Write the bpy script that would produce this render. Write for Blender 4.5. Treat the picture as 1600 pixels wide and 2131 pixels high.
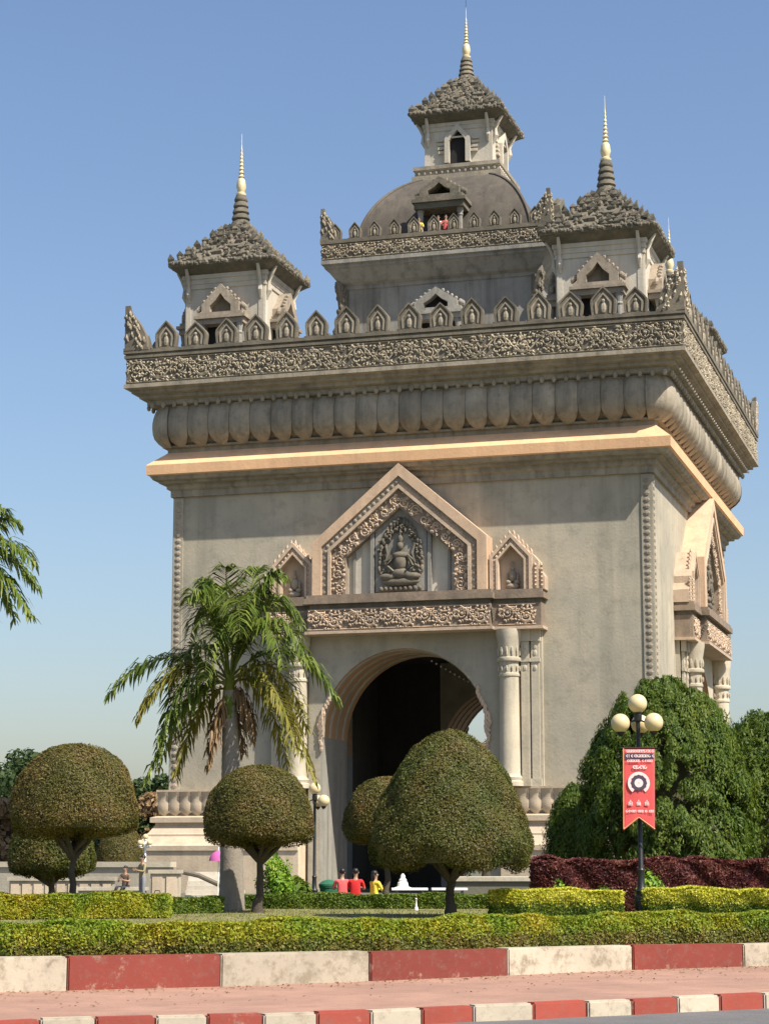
import bpy, bmesh, math, random
import numpy as np
from mathutils import Vector, Matrix, Quaternion
random.seed(7); rng = np.random.default_rng(7)
R = math.radians
for o in list(bpy.data.objects): bpy.data.objects.remove(o)
scene = bpy.context.scene
COL = scene.collection

# ------------------------------------------------------------------ camera, sky, sun
F_PX, PITCH, CX, CY = 4297.0, R(9.58), 800.0, 1065.0
CAM = Vector((27.07, -106.9, 1.6)); YC, YS = 0.9588, 0.2840
cd = bpy.data.cameras.new('camera'); cam = bpy.data.objects.new('camera', cd); COL.objects.link(cam)
cam.location = CAM; cam.rotation_euler = (R(90) + PITCH, 0, math.atan2(YS, YC))
cd.sensor_fit = 'VERTICAL'; cd.sensor_height = 36; cd.sensor_width = 27; cd.lens = F_PX / 2131 * 36
cd.clip_start = .5; cd.clip_end = 8000
scene.camera = cam
SUN = Vector((2.35, -1.1, 3.25)).normalized()
w = bpy.data.worlds.new('World'); scene.world = w; w.use_nodes = True
nt = w.node_tree; sky = nt.nodes.new('ShaderNodeTexSky'); sky.sky_type = 'NISHITA'; sky.sun_disc = False
sky.sun_elevation = math.asin(SUN.z); sky.sun_rotation = math.atan2(SUN.x, SUN.y)
sky.altitude = 200; sky.air_density = 1.3; sky.dust_density = 2.0; sky.ozone_density = 4.0
bg = nt.nodes['Background']; bg.inputs[1].default_value = 0.093
tint = nt.nodes.new('ShaderNodeMix'); tint.data_type = 'RGBA'; tint.blend_type = 'MULTIPLY'; tint.inputs[0].default_value = 1; tint.inputs[7].default_value = (1.0, .975, 1.02, 1)
nt.links.new(sky.outputs[0], tint.inputs[6]); nt.links.new(tint.outputs[2], bg.inputs[0])
sl = bpy.data.lights.new('sun', 'SUN'); sl.energy = 5.0; sl.angle = R(.53); sl.color = (1, .93, .82)
so = bpy.data.objects.new('sun', sl); COL.objects.link(so); so.location = (60, -60, 90)
so.rotation_euler = SUN.to_track_quat('Z', 'Y').to_euler()
vs = scene.view_settings; vs.view_transform = 'Standard'; vs.look = 'None'; vs.exposure = 0.68; vs.gamma = 1
vs.use_curve_mapping = False

# ------------------------------------------------------------------ pixel -> place
def ray(px, py):
    X = px - CX; v = CY - py
    up = F_PX*math.sin(PITCH) + v*math.cos(PITCH); fw = F_PX*math.cos(PITCH) - v*math.sin(PITCH)
    return Vector((X*YC - fw*YS, X*YS + fw*YC, up)), fw
def G(px, py, z):                      # where the pixel's ray meets height z
    d, f = ray(px, py); return CAM + d*((z - CAM.z)/d.z)
def P(px, py, D):                      # at forward distance D
    d, f = ray(px, py); return CAM + d*(D/f)

# ------------------------------------------------------------------ helpers
class MB:
    def __init__(s): s.v = []; s.f = []; s.m = []; s.mi = 0
    def add(s, vs_, fs_):
        n = len(s.v); s.v += [tuple(p) for p in vs_]; s.f += [tuple(i + n for i in q) for q in fs_]; s.m += [s.mi]*len(fs_)
    def box(s, x0, x1, y0, y1, z0, z1):
        s.add([(x0,y0,z0),(x1,y0,z0),(x1,y1,z0),(x0,y1,z0),(x0,y0,z1),(x1,y0,z1),(x1,y1,z1),(x0,y1,z1)],
              [(3,2,1,0),(4,5,6,7),(0,1,5,4),(1,2,6,5),(2,3,7,6),(3,0,4,7)])
    def prism(s, poly, y0, y1):        # polygon in x,z ; front at y0 (lower y)
        n = len(poly)
        s.add([(x,y0,z) for x,z in poly] + [(x,y1,z) for x,z in poly],
              [tuple(range(n)), tuple(range(2*n-1, n-1, -1))] + [((i+1)%n, i, n+i, n+(i+1)%n) for i in range(n)])
    def ringprism(s, a, b, y0, y1):    # frame between outline a and inner outline b (same count, open chains)
        n = len(a)
        V = [(x,y0,z) for x,z in a] + [(x,y0,z) for x,z in b] + [(x,y1,z) for x,z in a] + [(x,y1,z) for x,z in b]
        Q = []
        for i in range(n-1):
            Q += [(i,i+1,n+i+1,n+i), (i+1,i,2*n+i,2*n+i+1), (n+i,n+i+1,3*n+i+1,3*n+i), (2*n+i,3*n+i,3*n+i+1,2*n+i+1)]
        Q += [(0,n,3*n,2*n), (n-1,2*n-1+0,3*n-1,2*n-1) if False else (n-1,3*n-1,4*n-1,2*n-1)]
        s.add(V, Q)
    def tube(s, path, r, n=5, cap=True):
        path = [Vector(p) for p in path]; rs = r if isinstance(r, (list, tuple)) else [r]*len(path)
        V = []; up = Vector((.3,.2,1)).normalized()
        for i, p in enumerate(path):
            t = (path[min(i+1, len(path)-1)] - path[max(i-1, 0)])
            t = t.normalized() if t.length > 1e-9 else Vector((0,0,1))
            a = t.cross(up)
            if a.length < .05: a = t.cross(Vector((1,0,0)))
            a.normalize(); b = t.cross(a)
            for k in range(n):
                an = 2*math.pi*k/n; V.append(p + (a*math.cos(an) + b*math.sin(an))*rs[i])
        Q = [(i*n+k, i*n+(k+1)%n, (i+1)*n+(k+1)%n, (i+1)*n+k) for i in range(len(path)-1) for k in range(n)]
        if cap: Q += [tuple(range(n-1,-1,-1)), tuple(range((len(path)-1)*n, len(path)*n))]
        s.add(V, Q)
    def lathe(s, prof, n=16, c=(0,0,0), a0=0, a1=2*math.pi):
        full = abs(a1-a0-2*math.pi) < 1e-6; m = n if full else n+1
        V = [(c[0]+r*math.cos(a0+(a1-a0)*k/n), c[1]+r*math.sin(a0+(a1-a0)*k/n), c[2]+z) for r, z in prof for k in range(m)]
        Q = [(i*m+k, i*m+(k+1)%m, (i+1)*m+(k+1)%m, (i+1)*m+k) for i in range(len(prof)-1) for k in range(n)]
        if full:
            if prof[0][0] > 1e-3: Q.append(tuple(range(m-1,-1,-1)))
            if prof[-1][0] > 1e-3: Q.append(tuple(range((len(prof)-1)*m, len(prof)*m)))
        s.add(V, Q)
    def rect(s, prof, cap=True):       # (hx, hy, z) rings centred on the origin
        V = []
        for hx, hy, z in prof: V += [(-hx,-hy,z),(hx,-hy,z),(hx,hy,z),(-hx,hy,z)]
        Q = [(i*4+k, i*4+(k+1)%4, i*4+4+(k+1)%4, i*4+4+k) for i in range(len(prof)-1) for k in range(4)]
        if cap: Q += [(3,2,1,0), tuple(range(len(prof)*4-4, len(prof)*4))]
        s.add(V, Q)
    def blob(s, c, r, n=7, m=5):
        r = r if isinstance(r, (tuple, list)) else (r,r,r)
        V = [(c[0], c[1], c[2]-r[2])]
        for i in range(1, m):
            t = math.pi*i/m
            for k in range(n):
                a = 2*math.pi*k/n; V.append((c[0]+r[0]*math.sin(t)*math.cos(a), c[1]+r[1]*math.sin(t)*math.sin(a), c[2]-r[2]*math.cos(t)))
        V.append((c[0], c[1], c[2]+r[2])); L = len(V)-1
        Q = [(0, 1+(k+1)%n, 1+k) for k in range(n)] + [(L, 1+(m-2)*n+k, 1+(m-2)*n+(k+1)%n) for k in range(n)]
        Q += [(1+i*n+k, 1+i*n+(k+1)%n, 1+(i+1)*n+(k+1)%n, 1+(i+1)*n+k) for i in range(m-2) for k in range(n)]
        s.add(V, Q)
    def mesh(s, name, mats, smooth=False):
        me = bpy.data.meshes.new(name); me.from_pydata(s.v, [], s.f)
        for m in (mats if isinstance(mats, (list, tuple)) else [mats]): me.materials.append(m)
        if any(s.m): me.polygons.foreach_set('material_index', s.m)
        bm = bmesh.new(); bm.from_mesh(me); bmesh.ops.recalc_face_normals(bm, faces=bm.faces); bm.to_mesh(me); bm.free()
        if smooth:
            me.polygons.foreach_set('use_smooth', [True]*len(me.polygons))
            try: me.set_sharp_from_angle(angle=R(smooth if smooth is not True else 50))
            except Exception: pass
        me.update(); return me
    def build(s, name, mats, parent=None, loc=(0,0,0), rz=0, smooth=False):
        return obj(name, s.mesh(name, mats, smooth), parent, loc, rz)
def obj(name, me, parent=None, loc=(0,0,0), rz=0):
    o = bpy.data.objects.new(name, me); COL.objects.link(o); o.location = loc; o.rotation_euler = (0,0,rz)
    if parent: o.parent = parent
    return o
def empty(name, loc=(0,0,0), rz=0, parent=None):
    o = obj(name, None, parent, loc, rz); o.empty_display_size = .3; return o
def tag(o, label, cat, group=None, kind=None):
    o['label'] = label; o['category'] = cat
    if group: o['group'] = group
    if kind: o['kind'] = kind
    return o
def struct(o): o['kind'] = 'structure'; return o
KIDS = {}
def copy_tree(o, parent=None, loc=None, rz=None):
    c = o.copy(); COL.objects.link(c); c.parent = parent
    if loc is not None: c.location = loc
    if rz is not None: c.rotation_euler = (0,0,rz)
    for ch in [x for x in COL.objects if x.parent == o]: copy_tree(ch, c)
    return c
def np_mesh(name, V, Q, mat):
    V = np.asarray(V, dtype=np.float32); Q = np.asarray(Q, dtype=np.int32); k = Q.shape[1]
    me = bpy.data.meshes.new(name); me.vertices.add(len(V)); me.vertices.foreach_set('co', V.ravel())
    me.loops.add(Q.size); me.loops.foreach_set('vertex_index', Q.ravel())
    me.polygons.add(len(Q)); me.polygons.foreach_set('loop_start', np.arange(0, Q.size, k, dtype=np.int32))
    me.polygons.foreach_set('loop_total', np.full(len(Q), k, dtype=np.int32))
    me.materials.append(mat); me.update(calc_edges=True); me.validate(); return me
def leaves(pts, nrm, length, width, spread=.8, droop=0., upright=0.):
    """one rhombic leaf per point, facing roughly along nrm"""
    n = len(pts); pts = np.asarray(pts); nrm = np.asarray(nrm) + rng.normal(0, spread, (n,3))
    nrm /= np.linalg.norm(nrm, axis=1, keepdims=True) + 1e-9
    t = rng.normal(0, 1, (n,3)); t[:,2] += upright - droop
    t -= nrm*np.sum(t*nrm, axis=1, keepdims=True); t /= np.linalg.norm(t, axis=1, keepdims=True) + 1e-9
    b = np.cross(nrm, t); L = length*rng.uniform(.6, 1.3, (n,1)); W = width*rng.uniform(.6, 1.3, (n,1))
    V = np.stack([pts - t*L*.5, pts + b*W*.5 + nrm*W*.15, pts + t*L*.5, pts - b*W*.5 + nrm*W*.15], axis=1).reshape(-1,3)
    return V, np.arange(4*n).reshape(n,4)

# ------------------------------------------------------------------ materials
def nodes(name):
    m = bpy.data.materials.new(name); m.use_nodes = True; t = m.node_tree
    return m, t, t.nodes['Principled BSDF']
def N(t, typ, **kw):
    n = t.nodes.new(typ)
    for k, v in kw.items(): setattr(n, k, v)
    return n
def noise(t, vec, scale, detail=4, rough=.6):
    n = N(t, 'ShaderNodeTexNoise'); n.inputs['Scale'].default_value = scale; n.inputs['Detail'].default_value = detail
    n.inputs['Roughness'].default_value = rough; t.links.new(vec, n.inputs['Vector']); return n.outputs['Fac']
def ramp(t, fac, a, b):
    r = N(t, 'ShaderNodeMapRange'); r.inputs[1].default_value = a; r.inputs[2].default_value = b
    t.links.new(fac, r.inputs[0]); return r.outputs[0]
def mix(t, fac, a, b, mode='MIX'):
    m = N(t, 'ShaderNodeMix', data_type='RGBA', blend_type=mode)
    if isinstance(fac, (int, float)): m.inputs[0].default_value = fac
    else: t.links.new(fac, m.inputs[0])
    for i, c in ((6,a),(7,b)):
        if isinstance(c, tuple): m.inputs[i].default_value = c + (1,)
        else: t.links.new(c, m.inputs[i])
    return m.outputs[2]
def mul(t, a, k):
    m = N(t, 'ShaderNodeMath', operation='MULTIPLY'); t.links.new(a, m.inputs[0])
    if isinstance(k, (int, float)): m.inputs[1].default_value = k
    else: t.links.new(k, m.inputs[1])
    return m.outputs[0]
def bump(t, b, h, strength, dist=.05):
    n = N(t, 'ShaderNodeBump'); n.inputs['Strength'].default_value = strength; n.inputs['Distance'].default_value = dist
    t.links.new(h, n.inputs['Height']); t.links.new(n.outputs[0], b.inputs['Normal'])
def concrete(name, c1, c2, stain=(.06,.055,.045), amt=.5, streak=.5, scale=.35, rough=.9, bmp=.35, grain=7., sfreq=2.1):
    m, t, b = nodes(name); g = N(t, 'ShaderNodeNewGeometry'); pos = g.outputs['Position']
    mp = N(t, 'ShaderNodeMapping'); mp.inputs['Scale'].default_value = (1,1,.07); t.links.new(pos, mp.inputs[0])
    c = mix(t, ramp(t, noise(t, pos, scale, 5), .35, .65), c1, c2)
    oi = N(t, 'ShaderNodeObjectInfo'); vr = N(t, 'ShaderNodeMapRange'); vr.inputs[3].default_value = .86; vr.inputs[4].default_value = 1.12
    t.links.new(oi.outputs['Random'], vr.inputs[0]); hs = N(t, 'ShaderNodeHueSaturation'); t.links.new(vr.outputs[0], hs.inputs['Value']); t.links.new(c, hs.inputs['Color']); c = hs.outputs[0]
    c = mix(t, mul(t, ramp(t, noise(t, pos, scale*.35, 4, .6), .42, .62), .38), c, tuple(x*.68 for x in c2))
    st = mul(t, ramp(t, noise(t, mp.outputs[0], sfreq, 7, .66), .46, .74), streak)
    c = mix(t, st, c, stain)
    bl = mul(t, ramp(t, noise(t, pos, scale*3.1, 8, .72), .5, .75), amt)
    c = mix(t, bl, c, stain)
    sp = ramp(t, noise(t, pos, grain*2.2, 3), .3, .7)
    c = mix(t, mul(t, sp, .22), c, tuple(x*.55 for x in c1))
    t.links.new(c, b.inputs['Base Color']); b.inputs['Roughness'].default_value = rough
    bump(t, b, noise(t, pos, grain, 6, .65), bmp, .04); return m
def plain(name, c, rough=.6, metal=0, var=.15, scale=8, bmp=0):
    m, t, b = nodes(name); g = N(t, 'ShaderNodeNewGeometry')
    f = noise(t, g.outputs['Position'], scale, 4)
    col = mix(t, ramp(t, f, .3, .7), tuple(x*(1-var) for x in c), tuple(min(1, x*(1+var)) for x in c))
    t.links.new(col, b.inputs['Base Color']); b.inputs['Roughness'].default_value = rough; b.inputs['Metallic'].default_value = metal
    if bmp: bump(t, b, f, bmp, .02)
    return m
def foliage(name, cols, rough=.55, patch=.5, trans=.25, pscale=1.2):
    """leaf colours picked per leaf, with slow drifts of hue through the plant"""
    m, t, b = nodes(name); g = N(t, 'ShaderNodeNewGeometry'); r = g.outputs['Random Per Island']
    cr = N(t, 'ShaderNodeValToRGB'); e = cr.color_ramp.elements
    while len(e) < len(cols): e.new(.5)
    for i, c in enumerate(cols): e[i].position = i/max(1, len(cols)-1); e[i].color = c + (1,)
    f = noise(t, g.outputs['Position'], pscale, 3)
    mm = N(t, 'ShaderNodeMix', data_type='FLOAT'); mm.inputs[0].default_value = patch
    t.links.new(r, mm.inputs[2]); t.links.new(ramp(t, f, .32, .68), mm.inputs[3]); t.links.new(mm.outputs[0], cr.inputs[0])
    t.links.new(cr.outputs[0], b.inputs['Base Color']); b.inputs['Roughness'].default_value = rough
    b.inputs['Specular IOR Level'].default_value = .3
    tr = N(t, 'ShaderNodeBsdfTranslucent'); t.links.new(cr.outputs[0], tr.inputs[0])
    mx = N(t, 'ShaderNodeMixShader'); mx.inputs[0].default_value = trans
    t.links.new(b.outputs[0], mx.inputs[1]); t.links.new(tr.outputs[0], mx.inputs[2])
    t.links.new(mx.outputs[0], t.nodes['Material Output'].inputs[0]); return m
def paint(name, c, under, wear=.5, rough=.7):
    m, t, b = nodes(name); g = N(t, 'ShaderNodeNewGeometry'); pos = g.outputs['Position']
    f = ramp(t, noise(t, pos, 3.2, 8, .75), .62-wear*.14, .70-wear*.10)
    col = mix(t, ramp(t, noise(t, pos, 1.1, 4), .3, .7), c, tuple(x*.78 for x in c))
    oi = N(t, 'ShaderNodeObjectInfo'); vr = N(t, 'ShaderNodeMapRange'); vr.inputs[3].default_value = .84; vr.inputs[4].default_value = 1.12
    t.links.new(oi.outputs['Random'], vr.inputs[0]); hs = N(t, 'ShaderNodeHueSaturation'); t.links.new(vr.outputs[0], hs.inputs['Value']); t.links.new(col, hs.inputs['Color']); col = hs.outputs[0]
    col = mix(t, mul(t, f, .8), col, under)
    col = mix(t, mul(t, ramp(t, noise(t, pos, 9, 5, .7), .52, .72), .45), col, tuple(x*.45 for x in under))
    t.links.new(col, b.inputs['Base Color']); b.inputs['Roughness'].default_value = rough
    bump(t, b, noise(t, pos, 14, 5), .35, .01); return m

M = {}
M['wall'] = concrete('wall_concrete', (.52,.45,.33), (.39,.355,.275), (.12,.12,.09), .55, .5, sfreq=.8)
M['grey'] = concrete('grey_concrete', (.36,.335,.285), (.29,.275,.235), (.07,.065,.05), .4, .75)
M['band'] = concrete('weathered_band', (.23,.195,.14), (.145,.125,.092), (.035,.033,.025), .55, .5, .9)
M['carve'] = concrete('carved_cement', (.52,.44,.315), (.36,.305,.22), (.07,.06,.045), .5, .4, 1.3)
M['lotus'] = concrete('lotus_cement', (.40,.34,.25), (.28,.245,.185), (.06,.055,.04), .5, .65, .8)
M['peach'] = concrete('sunlit_peach_cement', (.78,.47,.25), (.70,.42,.23), (.30,.2,.12), .2, .3, .6)  # warm sunlight on the ledge is put into this peach colour
M['portico'] = concrete('portico_cement', (.62,.46,.32), (.50,.385,.28), (.13,.10,.07), .45, .4, .9)
M['frieze'] = concrete('frieze_ground', (.33,.245,.17), (.22,.17,.125), (.05,.042,.034), .5, .4, 1.4)
M['gable'] = concrete('sunlit_gable_cement', (.70,.48,.31), (.60,.43,.29), (.2,.14,.09), .35, .35, .8)  # peach sunlight on the pediment sides is painted into the colour
M['relief'] = concrete('relief_cement', (.42,.34,.25), (.29,.245,.185), (.06,.05,.04), .55, .4, 1.6)
M['dome'] = concrete('dome_cement', (.15,.125,.095), (.085,.072,.056), (.03,.027,.022), .5, .7, .4)
M['roof'] = concrete('roof_cement', (.22,.185,.135), (.115,.105,.075), (.03,.032,.022), .6, .3, 1.4, bmp=.6)
M['white'] = concrete('cream_wall', (.62,.56,.45), (.53,.48,.39), (.2,.175,.13), .35, .4)
M['column'] = concrete('column_cement', (.53,.46,.34), (.45,.40,.30), (.17,.15,.11), .35, .45)
M['cream'] = concrete('warm_plinth', (.60,.48,.335), (.52,.42,.30), (.2,.15,.1), .35, .35)
M['gold'] = plain('gold', (.66,.56,.33), .45, .15, .15, 5)
M['dark'] = plain('opening_shade', (.012,.011,.010), .9, 0, .2, 3)  # near-black panels: shade inside the openings put into the colour
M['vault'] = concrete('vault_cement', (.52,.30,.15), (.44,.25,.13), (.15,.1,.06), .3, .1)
M['inside'] = concrete('inner_shade_cement', (.075,.07,.06), (.05,.047,.04), (.02,.02,.018), .4, .4)  # shade of the hall is put into this dark colour
M['plaza'] = concrete('plaza_paving', (.135,.125,.09), (.105,.10,.07), (.07,.065,.045), .35, 0, .25)
M['ground'] = concrete('dusty_ground', (.11,.105,.065), (.08,.085,.045), (.05,.05,.03), .3, 0, .05)
M['asphalt'] = concrete('asphalt', (.17,.16,.155), (.13,.125,.12), (.07,.07,.07), .3, 0, 1.2, grain=40, bmp=.5)
M['pave'] = concrete('pink_pavement', (.365,.205,.142), (.295,.17,.118), (.17,.105,.075), .55, 0, 1.6, grain=30, bmp=.3)
M['soil'] = plain('soil', (.10,.07,.045), .95, 0, .4, 9, .5)
M['lawn'] = plain('lawn_soil', (.17,.16,.055), .95, 0, .35, 1.2, .3)
M['kred'] = paint('red_kerb_paint', (.215,.036,.022), (.36,.26,.19), .35)
M['kwhite'] = paint('white_kerb_paint', (.50,.435,.33), (.22,.18,.12), .85)
M['kred2'] = paint('red_low_kerb_paint', (.33,.06,.036), (.4,.25,.19), .15)
M['kwhite2'] = paint('white_low_kerb_paint', (.50,.43,.32), (.3,.23,.16), .35)
M['bark'] = concrete('bark', (.10,.078,.055), (.06,.05,.038), (.03,.025,.02), .4, .5, 3, grain=20, bmp=.8)
M['palmbark'] = concrete('palm_bark', (.36,.31,.25), (.27,.235,.19), (.12,.1,.08), .4, .3, 1.5, grain=12, bmp=.5)
M['iron'] = plain('dark_iron', (.018,.020,.020), .45, .3, .2, 12)
M['globe'] = plain('lamp_glass', (.62,.50,.28), .35, 0, .04, 4)
M['topiary'] = foliage('topiary_leaf', [(.085,.088,.016),(.12,.11,.024),(.165,.13,.034),(.21,.14,.048)], patch=.78, pscale=1.4, trans=.35)
M['topiary2'] = foliage('topiary_leaf_green', [(.065,.088,.014),(.10,.112,.022),(.135,.122,.03),(.18,.13,.045)], patch=.75, pscale=1.2, trans=.35)
M['core'] = plain('crown_twigs', (.055,.054,.02), .95, 0, .3, 5)
M['thuja'] = foliage('thuja_spray', [(.035,.07,.008),(.07,.12,.012),(.115,.165,.018),(.18,.19,.03)], patch=.5, pscale=1.6, trans=.35)
M['hedge'] = foliage('hedge_leaf', [(.08,.17,.014),(.17,.25,.016),(.32,.30,.018),(.42,.33,.03)], patch=.68, pscale=.85)
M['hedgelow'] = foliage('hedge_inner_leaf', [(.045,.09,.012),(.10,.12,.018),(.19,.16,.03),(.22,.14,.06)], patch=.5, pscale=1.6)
M['hedge2'] = foliage('mid_hedge_leaf', [(.05,.10,.012),(.08,.14,.015),(.13,.19,.02),(.2,.22,.02)], patch=.4)
M['yellow'] = foliage('variegated_leaf', [(.25,.30,.02),(.50,.50,.04),(.70,.66,.08),(.80,.74,.15)], patch=.25, trans=.35)
M['purple'] = foliage('purple_leaf', [(.035,.012,.014),(.10,.024,.024),(.18,.055,.042),(.28,.13,.08)], patch=.5, trans=.3, pscale=1.8)
M['bright'] = foliage('bright_leaf', [(.08,.20,.012),(.16,.30,.02),(.30,.36,.03)], patch=.3)
M['far'] = foliage('far_leaf', [(.035,.065,.022),(.055,.09,.028),(.08,.115,.035)], patch=.5, pscale=.25)
M['dry'] = foliage('dry_leaf', [(.17,.10,.05),(.27,.17,.08),(.34,.24,.13)], patch=.3)
M['palm'] = foliage('palm_leaflet', [(.05,.09,.014),(.10,.15,.022),(.17,.21,.04),(.30,.31,.09)], patch=.3, trans=.3, rough=.4)
M['palmy'] = foliage('old_palm_leaflet', [(.10,.12,.018),(.22,.20,.035),(.34,.27,.07)], patch=.3, trans=.3)
M['skin'] = plain('skin', (.33,.19,.12), .55, 0, .06)
M['hair'] = plain('hair', (.012,.010,.009), .5, 0, .2)
for k, c in dict(c_red=(.62,.02,.02), c_pink=(.62,.10,.10), c_yellow=(.80,.60,.06), c_olive=(.27,.22,.12), c_dark=(.03,.03,.035), c_grey=(.22,.22,.23), c_white=(.78,.76,.72), c_magenta=(.5,.1,.3), c_green=(.015,.11,.055), c_lilac=(.62,.42,.52), c_tan=(.42,.27,.2), c_brown=(.16,.11,.07)).items():
    M[k] = plain(k.replace('c_', 'cloth_'), c, .85, 0, .1, 20)
M['banner'] = plain('banner_red', (.60,.075,.075), .7, 0, .08, 6)
M['bannerw'] = plain('banner_white', (.80,.60,.58), .7, 0, .06, 6)
M['bannerk'] = plain('banner_dark', (.06,.045,.08), .7, 0, .1, 6)
M['banneredge'] = plain('banner_edge', (.72,.33,.18), .7, 0, .06, 6)
M['bulb'] = plain('string_bulb', (.75,.70,.6), .4, 0, .05)

# ------------------------------------------------------------------ ground, road, pavement, kerbs
def sheet(name, poly, z, mat, zb=None):
    mb = MB(); n = len(poly)
    if zb is None: mb.add([(x,y,z) for x,y in poly], [tuple(range(n))])
    else: mb.add([(x,y,z) for x,y in poly] + [(x,y,zb) for x,y in poly], [tuple(range(n))] + [(i, (i+1)%n, n+(i+1)%n, n+i) for i in range(n)])
    return struct(mb.build(name, M[mat]))
gm = MB(); gs = 40
sheet('ground', [(-3000,-3000),(3000,-3000),(3000,3000),(-3000,3000)], -.02, 'ground')
low_x = [-380,-260,-145,-30,85,200,325,432,548,660,772,878,985,1110,1222,1315,1410,1498,1590,1680,1770,1860,1950,2040]
def low_y(x): return np.interp(x, [-400,0,85,320,545,770,985,1110,1220,1315,1410,1500,1595,2050], [2133,2124,2119,2113,2108.5,2101,2091,2087,2082,2078.5,2074,2070.5,2066.5,2046])
up_x = [-820,-500,-180,140,460,770,1057,1317,1547,1760,1960,2150]
def up_y(x): return np.interp(x, [-820,-180,140,460,770,1057,1317,1547,2150], [2083,2068,2061,2052.5,2041.5,2029.5,2018,2011,1994])
lowp = [G(x, low_y(x), .16) for x in low_x]
upp = [G(x, up_y(x), .12) for x in up_x]
def inward(a, b):                       # horizontal unit pointing away from the camera, across the kerb line
    d = (b - a); d.z = 0; n = Vector((-d.y, d.x, 0)).normalized()
    return n if n.dot(Vector((-YS, YC, 0))) > 0 else -n
def fwd(p, d): return p + Vector((-YS, YC, 0))*d
def side(p, d): return p + Vector((YC, YS, 0))*d
c0 = Vector((CAM.x, CAM.y, 0))
A0, A1 = lowp[0], lowp[-1]
road = [side(A0, -60), *[fwd(p, .05) for p in lowp], side(A1, 60), side(fwd(A1, -40), 60), side(fwd(A0, -40), -60)]
sheet('road', [(p.x,p.y) for p in road], -.004, 'asphalt')
pv = [fwd(side(A0, -60), .1), *[fwd(p, .1) for p in lowp], fwd(side(A1, 60), .1), *[fwd(p, .35) for p in ([side(upp[-1], 60)] + upp[::-1] + [side(upp[0], -60)])]]
sheet('pavement', [(p.x,p.y) for p in pv], .12, 'pave', -.05)
def kerb(name, pts, zb, ztop, depth, mats, n0):
    root = struct(empty(name, (pts[0].x, pts[0].y, zb)))
    for i in range(len(pts)-1):
        a, b = Vector(pts[i]), Vector(pts[i+1]); nrm = inward(a, b); za, zc = ztop[i], ztop[i+1]
        u = (b-a); u.z = 0; u = u.normalized()*.008
        mb = MB(); j = random.uniform(-.008, .008)
        q = [a+u+nrm*j, b-u+nrm*j, b-u+nrm*depth, a+u+nrm*depth]
        mb.add([(p.x, p.y, zb) for p in q] + [(q[0].x,q[0].y,za+j),(q[1].x,q[1].y,zc+j),(q[2].x,q[2].y,zc+j),(q[3].x,q[3].y,za+j)],
               [(3,2,1,0),(4,5,6,7),(0,1,5,4),(1,2,6,5),(2,3,7,6),(3,0,4,7)])
        me = mb.mesh('kerb_block', M[mats[(i+n0) % 2]])
        bm = bmesh.new(); bm.from_mesh(me); bmesh.ops.bevel(bm, geom=bm.edges[:], offset=.018, segments=2, affect='EDGES'); bm.to_mesh(me); bm.free()
        me.polygons.foreach_set('use_smooth', [True]*len(me.polygons)); me.set_sharp_from_angle(angle=R(40))
        o = obj('kerb_block', me, root, -root.location)
    return root
kerb('low_kerb', lowp, -.03, [.16]*len(lowp), .16, ('kwhite2','kred2'), 0)
upz = [float(np.interp(x, [0,460,1057,1547], [.515,.495,.465,.435])) for x in up_x]
kerb('high_kerb', upp, .08, upz, .30, ('kred','kwhite'), 1)
bed = [fwd(p, .28) for p in ([side(upp[0], -60)] + upp + [side(upp[-1], 60)])]
bed += [fwd(side(upp[-1], 60), 33.), fwd(side(upp[0], -60), 33.)]
LZ = .40
sheet('lawn', [(p.x,p.y) for p in bed], LZ, 'lawn', -.1)
pz = fwd(c0, 57.5)
sheet('plaza', [tuple(side(pz, -90).xy), tuple(side(pz, 90).xy), (60,60), (-60,60)], .06, 'plaza')
# grass on the lawn: short blades near enough to show
gp = []
for _ in range(26000):
    D = random.uniform(33, 56); p = side(fwd(c0, D), random.uniform(-.21, .21)*D); gp.append((p.x, p.y, LZ+.015))
V, Q = leaves(np.array(gp), np.tile((.0,-1.,.3), (len(gp),1)), .06, .014, .7, upright=2.5)
M['grass'] = foliage('grass_blade', [(.10,.12,.02),(.17,.17,.035),(.25,.21,.07)], patch=.5, pscale=.4)
g = obj('grass', np_mesh('grass', V, Q, M['grass'])); tag(g, 'short dry green grass of the lawn behind the front hedge', 'grass', kind='stuff')

fl = []
for _ in range(900):
    i = random.randrange(1, len(upp)-2); a_ = upp[i].lerp(upp[i+1], random.random()); d_ = -abs(random.gauss(0, .45)) if random.random() < .7 else -random.uniform(.1, 3.2)
    q_ = fwd(a_, d_-.02); fl.append((q_.x, q_.y, .128))
V, Q = leaves(np.array(fl), np.tile((0.,0.,1.), (len(fl),1)), .045, .028, .25)
M['litter'] = foliage('fallen_leaf', [(.10,.06,.03),(.22,.13,.05),(.30,.24,.09)], patch=.2)
g = obj('fallen_leaves', np_mesh('fallen_leaves', V, Q, M['litter'])); tag(g, 'small fallen leaves and grit along the foot of the high kerb', 'leaves', kind='stuff')

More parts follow.
